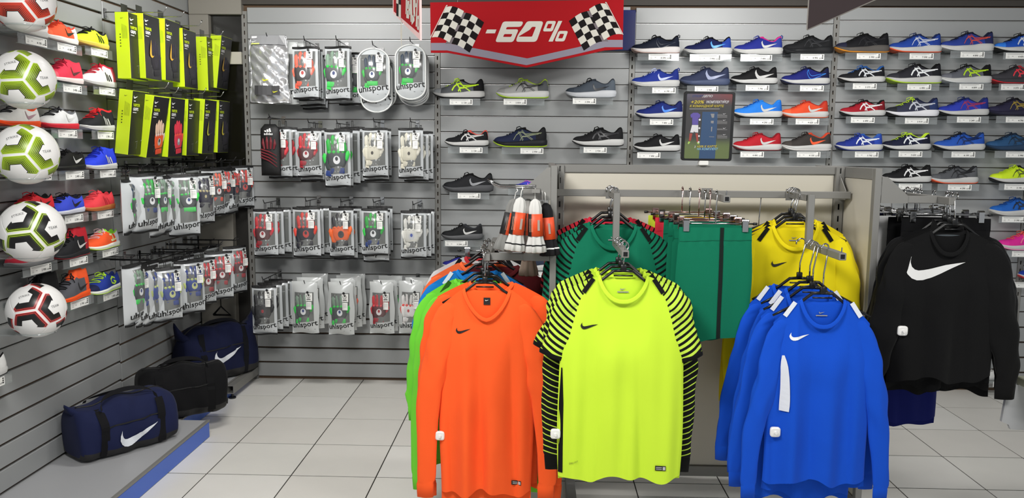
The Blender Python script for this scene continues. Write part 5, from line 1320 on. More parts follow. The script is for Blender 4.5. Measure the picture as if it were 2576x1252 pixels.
rack(5,'dark maroon jersey behind the bright blue one',.035,3.345,1.034,-.01,'black hanger sixth on the orange jersey rail',.165,L=.65,hw=.185,sh=.200,drop=.068,nk=.086,scoop=.05,col='#4c1014',slen=.49,sw=.048,seed=56,sprd=.02,cuff='#141416')
rack(6,'orange jersey between the blue and the white one',-.055,3.41,1.036,.0,'black hanger seventh on the orange jersey rail',.165,L=.6,hw=.185,sh=.21,drop=.068,nk=.086,scoop=.05,col='#f06a3a',slen=.45,sw=.046,seed=58,sprd=.02)
rack(7,'white and black jersey near the back of the orange jersey rail',-.04,3.47,1.052,.0,'black hanger eighth on the orange jersey rail',.165,L=.6,hw=.185,sh=.225,drop=.068,nk=.086,scoop=.05,col='#c9c9c9',slen=.44,sw=.046,seed=57,sprd=.02,tabs='#141416',trim='#b02a30',cuff='#141416')
# --- black on the sweatshirt rail
XB = 1.510
jersey('black mock neck sweatshirt with large white tick and security tag', (XB,2.965,1.236), L=.555, hw=.196, sh=.178, drop=.050, nk=.072, scoop=.085, col=BLKF, slen=.52, sw=.056, mark='#d4d4d2', markpos=(-.048,-.135), markw=.215, seed=61, lining='#4a5054', sprd=.055, res=1.3, sec=(-.160,-.365), name='sweatshirt', cat='sweatshirt')
hanger('black hanger of the front black sweatshirt', XB+.02,2.971,1.250, 1.370, half=.15, twist=1.4)
jersey('black sweatshirt directly behind the large tick sweatshirt', (XB+.02,3.02,1.24), L=.60, hw=.20, sh=.19, drop=.052, nk=.060, scoop=.03, col='#09090a', slen=.53, sw=.056, seed=62, mock=True, sprd=.05, name='sweatshirt', cat='sweatshirt')
hanger('black hanger second on the sweatshirt rail', XB+.03,3.026,1.252, 1.370, half=.15, twist=1.35)
jersey('black sweatshirt rearmost of the black ones', (XB+.045,3.075,1.245), L=.58, hw=.20, sh=.195, drop=.052, nk=.060, scoop=.03, col='#08080a', slen=.52, sw=.056, seed=63, mock=True, sprd=.05, name='sweatshirt', cat='sweatshirt')
hanger('black hanger third on the sweatshirt rail', XB+.04,3.081,1.256, 1.370, half=.15, twist=1.3)
jersey('royal blue top half hidden between the cream wing and black sweatshirt', (1.575,3.30,1.225), L=.66, hw=.20, sh=.20, drop=.06, nk=.075, scoop=.04, col='#1c30b0', slen=.5, sw=.05, seed=64, sprd=.02, name='training_top', cat='top')
hanger('black hanger of the half hidden royal blue top', 1.56,3.306,1.24, 1.370, half=.17, twist=1.3)
jersey('dark blue long top with hem showing below the black sweatshirts', (XB-.02,3.40,1.22), L=.84, hw=.235, sh=.20, drop=.06, nk=.075, scoop=.04, col='#141d66', slen=.5, sw=.05, seed=65, sprd=.02, name='training_top', cat='top')
hanger('black hanger of the dark blue long top', XB-.02,3.406,1.235, 1.370, half=.17, twist=1.3)
# unseen garments, hangers and rail added behind the gondola to shade the floor
for i,(x,Y,c,lb) in enumerate(((.36,3.56,'#1b2130','dark navy jersey added unseen behind the gondola to shade the floor, first'),(.70,3.60,'#22252a','charcoal jersey added unseen behind the gondola to shade the floor, middle'),(1.03,3.56,'#1b2130','dark navy jersey added unseen behind the gondola to shade the floor, last'))):
    jersey(lb, (x,Y,1.10), L=.80, hw=.20, sh=.19, col=c, slen=.66, seed=100+i, res=.7, yaw=PI)
    hanger('black hanger of an added floor-shading jersey behind the gondola, %s'%('first','middle','last')[i], x,Y+.004,1.115,1.20)
fr_ = thing('hanging_rail', 'added hanging rail for the unseen floor-shading jerseys behind the gondola', 'rail'); MB().box((XLW+.018,3.545,1.165),(XRW-.018,3.57,1.192),.002).build('rail_tube', STEEL, fr_)
# ================================================================== SHORTS ON CLIP HANGERS
def clip_hanger(label, x, y, z, half, bar_z, yaw=0, twist=1.2, col=CHROME):
    t = thing('clip_hanger', label, 'hanger', (x,y,z), (0,0,yaw), 'clip hangers'); mb = MB()
    mb.tube([(-half-.03,0,0),(half+.03,0,0)], .003, 8); mb.build('bar', col, t, smooth=True)
    for s in (-1,1): MB().tube([(s*(half+.03),0,0),(s*(half+.044),0,0)],.005,8).build('end_cap', BLACK, t, smooth=True)
    for s in (-1,1):
        c = MB(); X = s*half
        c.box((X-.011,-.009,-.030),(X+.011,-.0055,.012),.001); c.box((X-.011,.0055,-.030),(X+.011,.009,.012),.001); c.tube([(X-.012,0,.010),(X+.012,0,.010)],.007,8)
        c.build('clip', col, t)
    hk = MB(); h = bar_z-z; ca,sa=math.cos(twist),math.sin(twist); r=.018; pts=[(0,0,0),(0,0,h*.5)]
    for k in range(9): a=-.35+PI*1.15*k/8; pts.append((r*math.cos(a)*ca,r*math.cos(a)*sa,h-.008+r*math.sin(a)*.8))
    hk.tube(pts,.0025,7); hk.build('hook', col, t, smooth=True); return t
def shorts(label, pos, w=.135, wb=.142, L=.44, col=GRN, band=None, seed=1, yaw=0, name='shorts', leg=True, group=None, cat='shorts'):
    t = thing(name, label, cat, pos, (0,0,yaw), group); R=random.Random(seed); ph=[R.uniform(0,6.3) for _ in range(6)]
    nx,nz=34,34; mb=MB()
    def P(s,tt,front):
        hw = w+(wb-w)*smooth(tt/.6)+.005*math.sin(tt*7+ph[0])*tt; x=s*hw
        z=-L*tt+.008*math.sin(s*4+ph[1])*tt-(.03*tt*(-s) if leg else 0)
        d=.016*math.sqrt(max(0,1-s*s))*(.4+.6*tt)+.006*tt*(math.sin(22*x+ph[2])+.5*math.sin(47*x+ph[3]))*(1-s**4)
        if tt < .13: d += .003*math.sin(150*x+ph[4])*(tt/.13)
        return (x,-d if front else d,z)
    for front in (True,False):
        o=len(mb.v); mb.v.extend([P(-1+2*i/nx,j/nz,front) for j in range(nz+1) for i in range(nx+1)])
        for j in range(nz):
            for i in range(nx):
                a=o+j*(nx+1)+i; q=(a,a+nx+1,a+nx+2,a+1); mb.f.append(q if front else q[::-1]); mb.m.append(0)
    mb.build('cloth', fab(col,'shorts_knit'), t, smooth=True)
    if band:
        q=MB(); vs=[]
        for j in range(25):
            tt=j/24
            for s in (.10,.205): p=P(s+.02*(1-tt),tt,True); vs.append((p[0],p[1]-.002,p[2]))
        q.add(vs,[(2*i,2*i+2,2*i+3,2*i+1) for i in range(24)]); q.build('side_stripe', fab(band,'stripe_knit'), t, smooth=True)
    q=MB(); vs=[P(-1+2*i/nx,.115,True) for i in range(nx+1)]; q.strip([(v[0],v[2]) for v in vs],.0022,0,lambda x,z:(x,P(max(-1,min(1,x/w)),.115,True)[1]-.0012,z)); q.build('waist_seam', fab('#0a5a42' if col==GRN else col,'seam_thread'), t)
    return t
XS=.690
for i,(dx,Y,col,lb) in enumerate([(-.010,2.965,GRN,'green shorts with black side stripe, frontmost on the middle arm'),(-.022,3.02,GRN,'green shorts second on the middle arm'),(-.030,3.07,GRN,'green shorts third on the middle arm'),(-.040,3.13,GRN,'green shorts fourth on the middle arm'),(-.065,3.19,'#c82c3c','red shorts behind the green shorts'),(-.085,3.245,'#c6d838','lime shorts rearmost behind the red shorts')]):
    p=(XS-.020+dx,Y,1.242+.004*i)
    shorts(lb,p,w=.134,wb=.142,L=.425+.010*(i in (1,3)),col=col,band='#16201c' if i==0 else None,seed=70+i)
    clip_hanger('chrome clip hanger of the '+' '.join(lb.split()[:7]),p[0],p[1],p[2]+.014,.108,1.372,yaw=.06*(i%2),twist=1.2,col=CHROME if i%2==0 else mat('reddish_chrome','#d0b0ac',.15,1))
# yellow leftovers below, trousers on the sweatshirt rail and left rail
shorts('yellow trousers hanging behind the blue jerseys',(XC-.12,3.30,1.10),w=.12,wb=.13,L=.62,col='#d2bc14',seed=80,name='trousers',leg=False,cat='trousers')
clip_hanger('chrome clip hanger of the yellow trousers',XC-.12,3.30,1.114,.09,1.352,twist=1.0)
for i,(dx,Y,col,lb) in enumerate([(.06,3.14,'#0b0b0d','black shorts on chrome clips beside the black sweatshirts'),(.03,3.19,'#09090b','black shorts second on the clips behind the sweatshirts'),(.0,3.24,'#d8d8d8','white shorts on chrome clips beside the cream wing'),(.05,3.46,'#0c0c0f','black shorts rearmost on the sweatshirt rail'),(.02,3.30,'#0b0b0e','black shorts fifth on the sweatshirt rail'),(.04,3.36,'#141a50','navy shorts on the sweatshirt rail'),(.03,3.41,'#0c0c0f','black shorts sixth on the sweatshirt rail')]):
    p=(RRX+dx-(.06 if i==2 else 0),Y,1.27)
    shorts(lb,p,w=.17,wb=.17,L=.40,col=col,seed=90+i)
    clip_hanger('chrome clip hanger of the '+' '.join(lb.split()[:7]),p[0],p[1],p[2]+.014,.13,1.370,yaw=.05*i,twist=1.4)
p=(RLX+.02,3.56,1.055); shorts('black trousers on green clips at the back of the orange jersey rail',p,w=.15,wb=.15,L=.5,col='#121214',seed=97,name='trousers',leg=False,cat='trousers')
clip_hanger('clip hanger of the black trousers on the orange jersey rail',p[0],p[1],p[2]+.014,.14,1.126,twist=1.2)
# ================================================================== SOCK PACKS
def socks(label, x, y, z, col, roll=0, yaw=0, s=1, toe=None):
    t=thing('sock_pack',label,'socks',(x,y,z),(0,roll,yaw),'sock packs on the prong rack'); t.scale=(s*.84,s*.9,s)
    def ringz(zz,w,d,n,amp,ph): return [(w*(1+amp*math.cos(n*a+ph))*math.cos(a),d*(1+amp*math.cos(n*a+ph))*math.sin(a),zz) for a in (2*PI*k/36 for k in range(36))]
    mb=MB(); mb.loft([ringz(-.012,.006,.005,7,.1,0),ringz(-.022,.020,.012,7,.12,0),ringz(-.045,.027,.016,7,.12,.2),ringz(-.07,.028,.018,7,.08,.3),ringz(-.14,.029,.019,7,.06,.3),ringz(-.165,.033,.021,7,.16,.3),ringz(-.19,.037,.023,7,.28,.3),ringz(-.212,.038,.024,7,.34,.3),ringz(-.216,.030,.016,7,.25,.3),ringz(-.19,.02,.01,7,.1,.3)],cap=True)
    mb.build('socks',fab(col,'sock_knit'),t,smooth=True)
    b=MB(); b.loft([ringz(-.068,.0305,.0205,7,.02,.3),ringz(-.0685,.032,.022,7,.02,.3),ringz(-.152,.034,.023,7,.02,.3),ringz(-.1525,.032,.021,7,.02,.3)])
    for fi in range(len(b.f)): b.m[fi]=1 if 16 <= fi%36 <= 23 and b.v[b.f[fi][0]][2] > -.140 else 0
    b.build('paper_band',[mat('orange_card','#d8481a',.5),mat('black_card','#141314',.5)],t,smooth=True)
    q=MB(); 
    for k in range(3): q.strip([(-.024+.006*k,-.085),(-.024+.006*k,-.135)],.0012,-.0225)
    q.box((.010,-.0236,-.130),(.020,-.0230,-.09),mi=1); q.build('band_print',[mat('pale_ink','#f0b090',.5),mat('barcode_grey','#9a8a80',.5)],t)
    if toe:
        c=MB(); c.loft([ringz(-.184,.0375,.0232,7,.26,.3),ringz(-.189,.0385,.0240,7,.28,.3)]); c.build('dark_ring',fab(toe,'sock_stripe'),t,smooth=True)
    h=MB(); h.tube([(0,0,-.018),(0,0,.012),(.004,-.006,.02),(0,0,.028)],.0022,6); h.build('hook',WHITE,t,smooth=True)
zt=1.345
for (px,py,Y,col,roll,yaw,s,toe,lb) in [(1296,492,3.03,'#7b7b78',.24,.5,1.0,None,'grey sock pack with black and orange band, at the prong tips'),(1311,488,2.99,'#c6c5c1',.12,.1,1.0,'#1a1a1c','white sock pack with orange band beside the grey one'),(1330,492,3.09,'#9d9c98',.05,.5,1.0,None,'grey white sock pack behind the two white packs'),(1346,492,3.0,'#c8c7c3',-.02,0,1.0,'#1a1a1c','white sock pack with orange band, middle of the rack'),(1364,498,3.07,'#9c9c99',-.06,-.5,1.0,None,'light grey sock pack with black band near the gondola post'),(1372,502,3.05,'#1a1a1c',-.10,-.3,1.0,'#e0e0de','black and white sock pack beside the gondola post'),(1330,560,3.2,'#a08f80',0,0,1.0,None,'beige sock pack hanging low behind the white ones')]:
    p=atY(px,py,Y); socks(lb,p.x,Y,p.z,col,roll,yaw,s,toe)
sr=thing('sock_rack','wire prong rack on a steel bracket holding the sock packs','rack',(0,0,0))
xw=XLW-.0135
for i,(Y,dz) in enumerate(((2.99,.012),(3.03,.004),(3.07,.010),(3.11,0))): MB().tube([(xw-.055,Y,1.375+dz),(-.14,Y,1.375+dz),(-.165,Y,1.385+dz),(-.185,Y,1.40+dz)],.0035,7).build('prong',CHROME,sr,smooth=True)
b=MB(); b.prism([(xw,1.33),(xw,1.455),(xw-.012,1.455),(xw-.105,1.37),(xw-.105,1.335)],GN-.0155,GN-.0125); b.box((xw-.07,2.975,1.362),(xw-.04,3.125,1.376)); b.build('bracket_plate',STEEL,sr)
# ================================================================== SIGNS
RED = mat('sign_red','#961118',.75,spec=.12); SGREY = mat('sign_grey_band','#807c88',.75,spec=.12); SWH = mat('sign_white','#c2beb4',.75,spec=.12); SBK = mat('sign_dark','#151112',.75,spec=.12); SMID = mat('sign_mid_grey','#6d6468',.75,spec=.12); SPINK = mat('sign_edge','#d9b6b4',.5)
ks=.20186; YS=4.72
def sp(x,y,k=0): p=atY(1070+x*ks, y*ks, YS); return (p.x, YS-k, p.z)
def mapstrip(mb, pts, ws, k, mi): mb.strip(pts, ws, 0, lambda x,z: sp(x,z,k), mi)
sg = thing('sale_banner','red -60% sale banner with two chequered flags and pointed bottom','sign',(0,0,0))
O=[(60,30),(2472,-6),(2460,612),(2235,628),(1262,842),(280,657),(68,657)]
pr=[sp(x,y) for x,y in O]; mb=MB(); n=len(O)
mb.add(pr+[(x,y+.008,z) for x,y,z in pr],[tuple(range(n)),tuple(range(2*n-1,n-1,-1))]+[(i,i+n,(i+1)%n+n,(i+1)%n) for i in range(n)]); mb.build('board',RED,sg)
b=MB(); up=[(70,535),(260,535),(600,598),(1270,728),(1900,588),(2240,497),(2460,497)]; lo=[(70,628),(270,628),(590,690),(1262,812),(1910,668),(2240,588),(2460,588)]
vs=[]; 
for u,l in zip(up,lo): vs+=[sp(*u,.0012),sp(*l,.0012)]
b.add(vs,[(2*i,2*i+1,2*i+3,2*i+2) for i in range(6)]); b.build('grey_chevron_band',SGREY,sg)
def flag(A,Bp,pole,name):
    f=MB()
    def patch(c,cols,rows,wave,ph,inv,k):
        (tl,tr,bl,br)=c
        def pt(u,v):
            x=(tl[0]*(1-u)+tr[0]*u)*(1-v)+(bl[0]*(1-u)+br[0]*u)*v; y=(tl[1]*(1-u)+tr[1]*u)*(1-v)+(bl[1]*(1-u)+br[1]*u)*v
            return sp(x,y-wave*math.sin(u*PI*1.05+ph),k)
        for i in range(cols):
            for j in range(rows):
                vs=[]
                for a in range(4):
                    u=(i+a/3)/cols; vs+=[pt(u,j/rows),pt(u,(j+1)/rows)]
                m=0 if (i+j+inv)%2==0 else 1
                if m==0 and cols==4 and i==0: m=2
                f.add(vs,[(0,1,3,2),(2,3,5,4),(4,5,7,6)],m)
    patch(Bp,4,5,38,.3,0 if A[0][0]<A[1][0] else 0,.0016); patch(A,3,5,26,.2,0,.0022)
    f.build('chequered_flag',[SWH,SBK,SMID],sg); f=MB()
    mapstrip(f,[(p[0]-6*(1 if A[0][0]<A[1][0] else -1),p[1]) for p in pole],9,.0026,0)
    c=sp(*pole[0]); f.disc((c[0],c[2]),.0032,YS-.0028,12,0)
    f.build('flag_pole',[SWH],sg)
flag([(262,92),(482,130),(82,472),(300,520)],[(430,170),(732,262),(250,560),(552,640)],[(270,70),(70,470)],'l')
flag([(2252,52),(2040,105),(2452,432),(2225,490)],[(2090,150),(1788,245),(2280,530),(1975,615)],[(2248,32),(2458,432)],'r')
d=MB()
def glyph(loops):
    me=curve_fill([[(x,-y) for x,y in L] for L in loops]); d.add([sp(v.co.x,-v.co.y,.002) for v in me.vertices],[tuple(p.vertices) for p in me.polygons])
glyph([[(770,368),(886,368),(868,416),(750,416)]])
glyph([fillet([(1225,268),(968,268),(870,525),(1095,525),(1165,365),(1003,366),(1015,338),(1195,335)],34), fillet([(985,425),(1085,425),(1068,460),(968,460)],10)])
glyph([fillet([(1268,265),(1475,265),(1385,522),(1125,522),(1150,440),(1235,320)],40), fillet([(1300,372),(1330,335),(1378,335),(1330,457),(1158,457)],12)])
o1=[(1512,262),(1632,262),(1585,392),(1462,392)]; o2=[(1530,298),(1582,298),(1560,354),(1508,354)]
glyph([fillet(o1,26),fillet(o2,8)]); glyph([[(1658,262),(1706,262),(1588,518),(1534,518)]])
glyph([fillet([(x+148,y+124) for x,y in o1],26),fillet([(x+148,y+124) for x,y in o2],8)])
d.build('sale_lettering',SWH,sg)
for x in (400,2100): p=sp(x,40); MB().tube([(p[0],YS+.012,p[2]),(p[0],YS+.012,2.62)],.0012,6).build('suspension_wire',CHROME,sg)
# blue header board behind the banner
a=atY(1540,25,YB-.03); b2=atY(1597,127,YB-.03)
hb=thing('header_board','dark blue header board showing beside the red banner','sign',(0,0,0)); MB().box((-.60,YB-.032,b2.z),(b2.x,YB-.004,a.z),.002).build('board',mat('header_blue','#141d5a',.18),hb)
# hanging sign seen almost edge-on
hs=thing('hanging_sign','small red 60% sign hung edge-on beside the banner','sign',(0,0,0))
A0=atY(990,20,3.5); B0=atY(1059,60,3.08); dv=(B0-A0); dv.z=0; Ls=dv.length; dv.normalize(); nv=Vector((dv.y,-dv.x,0))
zl=atY(990,33,3.5).z; zr=atY(1059,102,3.08).z; ztp=2.36
def hp(u,z,k=0): p=A0+dv*(u*Ls)+nv*k; return (p.x,p.y,z)
mb=MB(); P4=[(0,ztp),(1,ztp),(1,zr),(0,zl)]; mb.add([hp(u,z,.003) for u,z in P4]+[hp(u,z,-.003) for u,z in P4],[(3,2,1,0),(4,5,6,7),(0,1,5,4),(1,2,6,5),(2,3,7,6),(3,0,4,7)]); mb.build('board',SPINK,hs)
mb=MB(); mb.add([hp(u,z,.0036) for u,z in ((.04,ztp-.01),(.96,ztp-.01),(.96,zr+.030),(.04,zl+.004))],[(3,2,1,0)]); mb.build('red_face',RED,hs)
mb=MB()
def hl(pts,w):
    for a,b_ in zip(pts,pts[1:]):
        du,dz=b_[0]-a[0],b_[1]-a[1]; L=math.hypot(du*Ls,dz) or 1; nu,nz=-dz/L*w/2/Ls,du*Ls/L*w/2
        mb.add([hp(a[0]+nu,a[1]+nz,.0044),hp(b_[0]+nu,b_[1]+nz,.0044),hp(b_[0]-nu,b_[1]-nz,.0044),hp(a[0]-nu,a[1]-nz,.0044)],[(0,1,2,3)])
z6=atY(1033,20,3.25).z; dzz=.0
hl([(.66,z6+.06),(.56,z6+.06),(.54,z6-.02),(.64,z6-.03),(.65,z6+.01),(.56,z6+.012)],.03)
hl([(.70,z6+.05),(.80,z6+.05),(.82,z6-.05),(.72,z6-.06),(.70,z6+.05)],.03)
hl([(.85,z6+.03),(.91,z6+.03),(.91,z6-.01),(.85,z6-.01),(.85,z6+.03)],.014); hl([(.93,z6+.02),(.88,z6-.09)],.018); hl([(.92,z6-.06),(.97,z6-.06),(.965,z6-.10),(.92,z6-.10),(.92,z6-.06)],.012)
mb.build('sale_lettering',SWH,hs)
mb=MB(); 
for i in range(2):
    for j in range(2):
        u=.16+.09*i; z=z6+.10-.05*j-.01*i; mb.add([hp(u,z,.0044),hp(u+.09,z-.01,.0044),hp(u+.08,z-.06,.0044),hp(u-.01,z-.05,.0044)],[(3,2,1,0)],(i+j)%2)
mb.add([hp(u,z,.0046) for u,z in ((.34,z6-.02),(.385,z6-.07),(.35,z6-.15),(.305,z6-.08))],[(3,2,1,0)],0)
mb.build('chequered_flag',[SWH,SBK],hs)
for u in (.2,.8): MB().tube([hp(u,ztp),hp(u,2.62)],.0012,6).build('suspension_wire',CHROME,hs)
# grey back of another hanging sign, top right
gs=thing('hanging_sign','dark grey back of a pointed hanging sign','sign',(0,0,0)); YG=3.2
Pg=[atY(2040,-70,YG),atY(2031,74,YG),atY(2196,1,YG),atY(2420,-95,YG),atY(2420,-70-60,YG)]
mb=MB(); n=len(Pg); mb.add([(p.x,YG,p.z) for p in Pg]+[(p.x,YG+.006,p.z) for p in Pg],[tuple(range(n)),tuple(range(2*n-1,n-1,-1))]+[(i,i+n,(i+1)%n+n,(i+1)%n) for i in range(n)]); mb.build('board',mat('sign_back_grey','#3a3233',.8,spec=.1),gs)
mb=MB(); 
for a_,b_ in zip(Pg[:3],Pg[1:4]): mb.tube([(a_.x,YG+.003,a_.z),(b_.x,YG+.003,b_.z)],.0035,4)
mb.build('pale_edge',mat('sign_edge_grey','#85807a',.6),gs)
for p in (Pg[0],Pg[3]): MB().tube([(p.x,YG+.003,p.z),(p.x,YG+.003,2.62)],.0012,6).build('suspension_wire',CHROME,gs)
# ================================================================== POSTER STAND
YP=3.385; kp=.16779
def pp(x,y,k=0): p=atY(1705+x*kp,215+y*kp,YP); return (p.x,YP-.012-k,p.z)
ps=thing('poster_stand','black framed promotional poster stand on top of the gondola','poster',(0,0,0))
def rrect(c,r,n=5):
    out=[]
    for i,(x,y) in enumerate(c):
        a=Vector(c[i-1])-Vector((x,y)); b=Vector(c[(i+1)%4])-Vector((x,y)); a.normalize(); b.normalize(); P0=Vector((x,y))+a*r; P1=Vector((x,y))+b*r
        for k in range(n+1):
            u=k/n; out.append(tuple(P0*(1-u)**2+Vector((x,y))*2*u*(1-u)+P1*u*u))
    return out
fo=rrect([(92,88),(858,98),(795,1135),(40,1122)],45); fi=rrect([(128,122),(815,128),(755,1098),(82,1092)],24)
mb=MB(); n=len(fo); k0=[(p[0],p[1]+.016,p[2]) for p in (pp(*q) for q in fo)]
mb.loft([k0,[pp(*q,0) for q in fo],[pp(*q,.003) for q in [(x*.99+4.5,y*.99+6) for x,y in fo]],[pp(*q,.003) for q in fi],[pp(*q,-.001) for q in fi]]); mb.add(k0,[tuple(range(n))]); mb.build('frame',BLACK,ps)
m=bpy.data.materials.new('poster_print'); m.use_nodes=True; nt=m.node_tree; bs=nt.nodes['Principled BSDF']; bs.inputs['Roughness'].default_value=.35
at_=nt.nodes.new('ShaderNodeAttribute'); at_.attribute_name='ink'; nt.links.new(at_.outputs['Color'],bs.inputs['Base Color'])
mb=MB(); cols=[]; NXp,NYp=12,24
T4=[(128,122),(815,128),(82,1092),(755,1098)]
def pbil(u,v,k=0): x=(T4[0][0]*(1-u)+T4[1][0]*u)*(1-v)+(T4[2][0]*(1-u)+T4[3][0]*u)*v; y=(T4[0][1]*(1-u)+T4[1][1]*u)*(1-v)+(T4[2][1]*(1-u)+T4[3][1]*u)*v; return pp(x,y,k)
def pc(u,v):
    top=np.array([.09,.085,.12])*(1-u)+np.array([.20,.035,.035])*u; mid=np.array([.035,.033,.033]); grass=np.array([.12,.16,.045])
    c=top+(mid-top)*smooth(v/.2); c=c+(grass-c)*smooth((v-.66)/.16)
    return tuple(c)+(1,)
vs=[];
for j in range(NYp+1):
    for i in range(NXp+1): vs.append(pbil(i/NXp,j/NYp,.0)); cols.append(pc(i/NXp,j/NYp))
mb.add(vs,[(j*(NXp+1)+i,(j+1)*(NXp+1)+i,(j+1)*(NXp+1)+i+1,j*(NXp+1)+i+1) for j in range(NYp) for i in range(NXp)])
me=mb.mesh('poster_sheet',m); ca=me.color_attributes.new('ink','FLOAT_COLOR','POINT'); ca.data.foreach_set('color',[x for c in cols for x in c]); sheet=put(me,'poster_sheet',ps)
q=MB(); q.add([pbil(u,v,.0006) for u,v in ((.36,.28),(.70,.28),(.69,1.0),(.335,1.0))],[(0,3,2,1)]); q.build('blue_strip',mat('poster_blue','#22466e',.4),sheet)
q=MB()
def poly(pts,mi): q.add([pp(x,y,.0012) for x,y in pts],[tuple(range(len(pts)))],mi)
poly([(222,410),(290,410),(330,440),(318,490),(300,485),(296,592),(206,588),(208,480),(188,485),(180,440)],0)
poly([(205,592),(298,594),(296,706),(242,700),(236,680),(228,706),(176,704)],1); poly([(168,716),(212,720),(186,830),(156,830)],2); poly([(255,716),(292,716),(300,850),(276,850)],2); poly([(150,838),(180,842),(158,880),(138,872)],3); poly([(276,850),(306,852),(316,880),(286,876)],3)
for y,r in ((515,16),(640,14),(758,14),(848,14)): q.add([pp(320+r*math.cos(a)-(y-515)*.05,y+r*math.sin(a),.0016) for a in (2*PI*k/12 for k in range(12))],[tuple(range(12))],1)
for y0 in (425,520,640,735):
    for e in range(4 if y0!=640 else 2): yy=y0+14*e+8; poly([(580,yy),(580+(150 if e else 80),yy),(580+(150 if e else 80),yy+6),(580,yy+6)],4)
    tick(q,lambda x,z,y0=y0: pp(690+x,y0-z,.0012),45,45,0,0,mi=1)
poly([(166,347),(618,347),(618,359),(164,359)],4); poly([(482,425),(540,425),(532,485),(500,485)],4); poly([(486,530),(530,530),(526,570),(486,565)],4); poly([(490,620),(508,620),(502,690),(488,690)],4); poly([(462,765),(535,768),(535,775),(458,772)],4)
q.build('poster_picture',[mat('poster_violet','#5a4a9c',.4),mat('poster_white','#d8d6d8',.4),mat('poster_brick','#9c3a2c',.4),mat('poster_lime','#a8c85a',.4),mat('poster_grey','#8a8888',.4)],sheet)
q=MB()
def ptext(s,x,y,size,mi,sx=1):
    me=text_mesh(s,1,.02,'LEFT',.25,1); q.add([pp(x+v.co.x*size*sx,y-v.co.z*size,.0016) for v in me.vertices],[tuple(p.vertices) for p in me.polygons],mi)
ptext('ДЕПО',358,176,42,0,1.25); ptext('СПОРТ',205,176,42,2,1.2); ptext('+20%',178,272,66,1,1.35); ptext('УКОМПЛЕКТУЙСЯ',412,268,52,0,.72); ptext('К КОМАНДНОЙ КАРТЕ',168,326,46,1,.98); ptext('2',236,932,40,0,1); ptext('+20% К КАРТЕ',275,928,44,1,1.0); ptext('НА КОМПЛЕКТ',275,966,42,3,1.0)
q.build('poster_lettering',[mat('poster_white','#d8d6d8',.4),mat('poster_yellow','#c9b428',.4),mat('poster_dim_blue','#34447c',.4),mat('poster_pale_blue','#8fc0d8',.4)],sheet)
g=MB(); g.add([pbil(u,v,.0026) for u,v in ((0,0),(1,0),(1,1),(0,1))],[(0,3,2,1)]); g.build('front_glazing',clear_mat('poster_glazing','#ffffff',.10,.03,0),ps)
c=pp(380,1170); MB().box((c[0]-.020,YP-.018,GH+.0),(c[0]+.020,YP+.016,c[2]+.012),.003).build('clamp_foot',WHITE,ps)
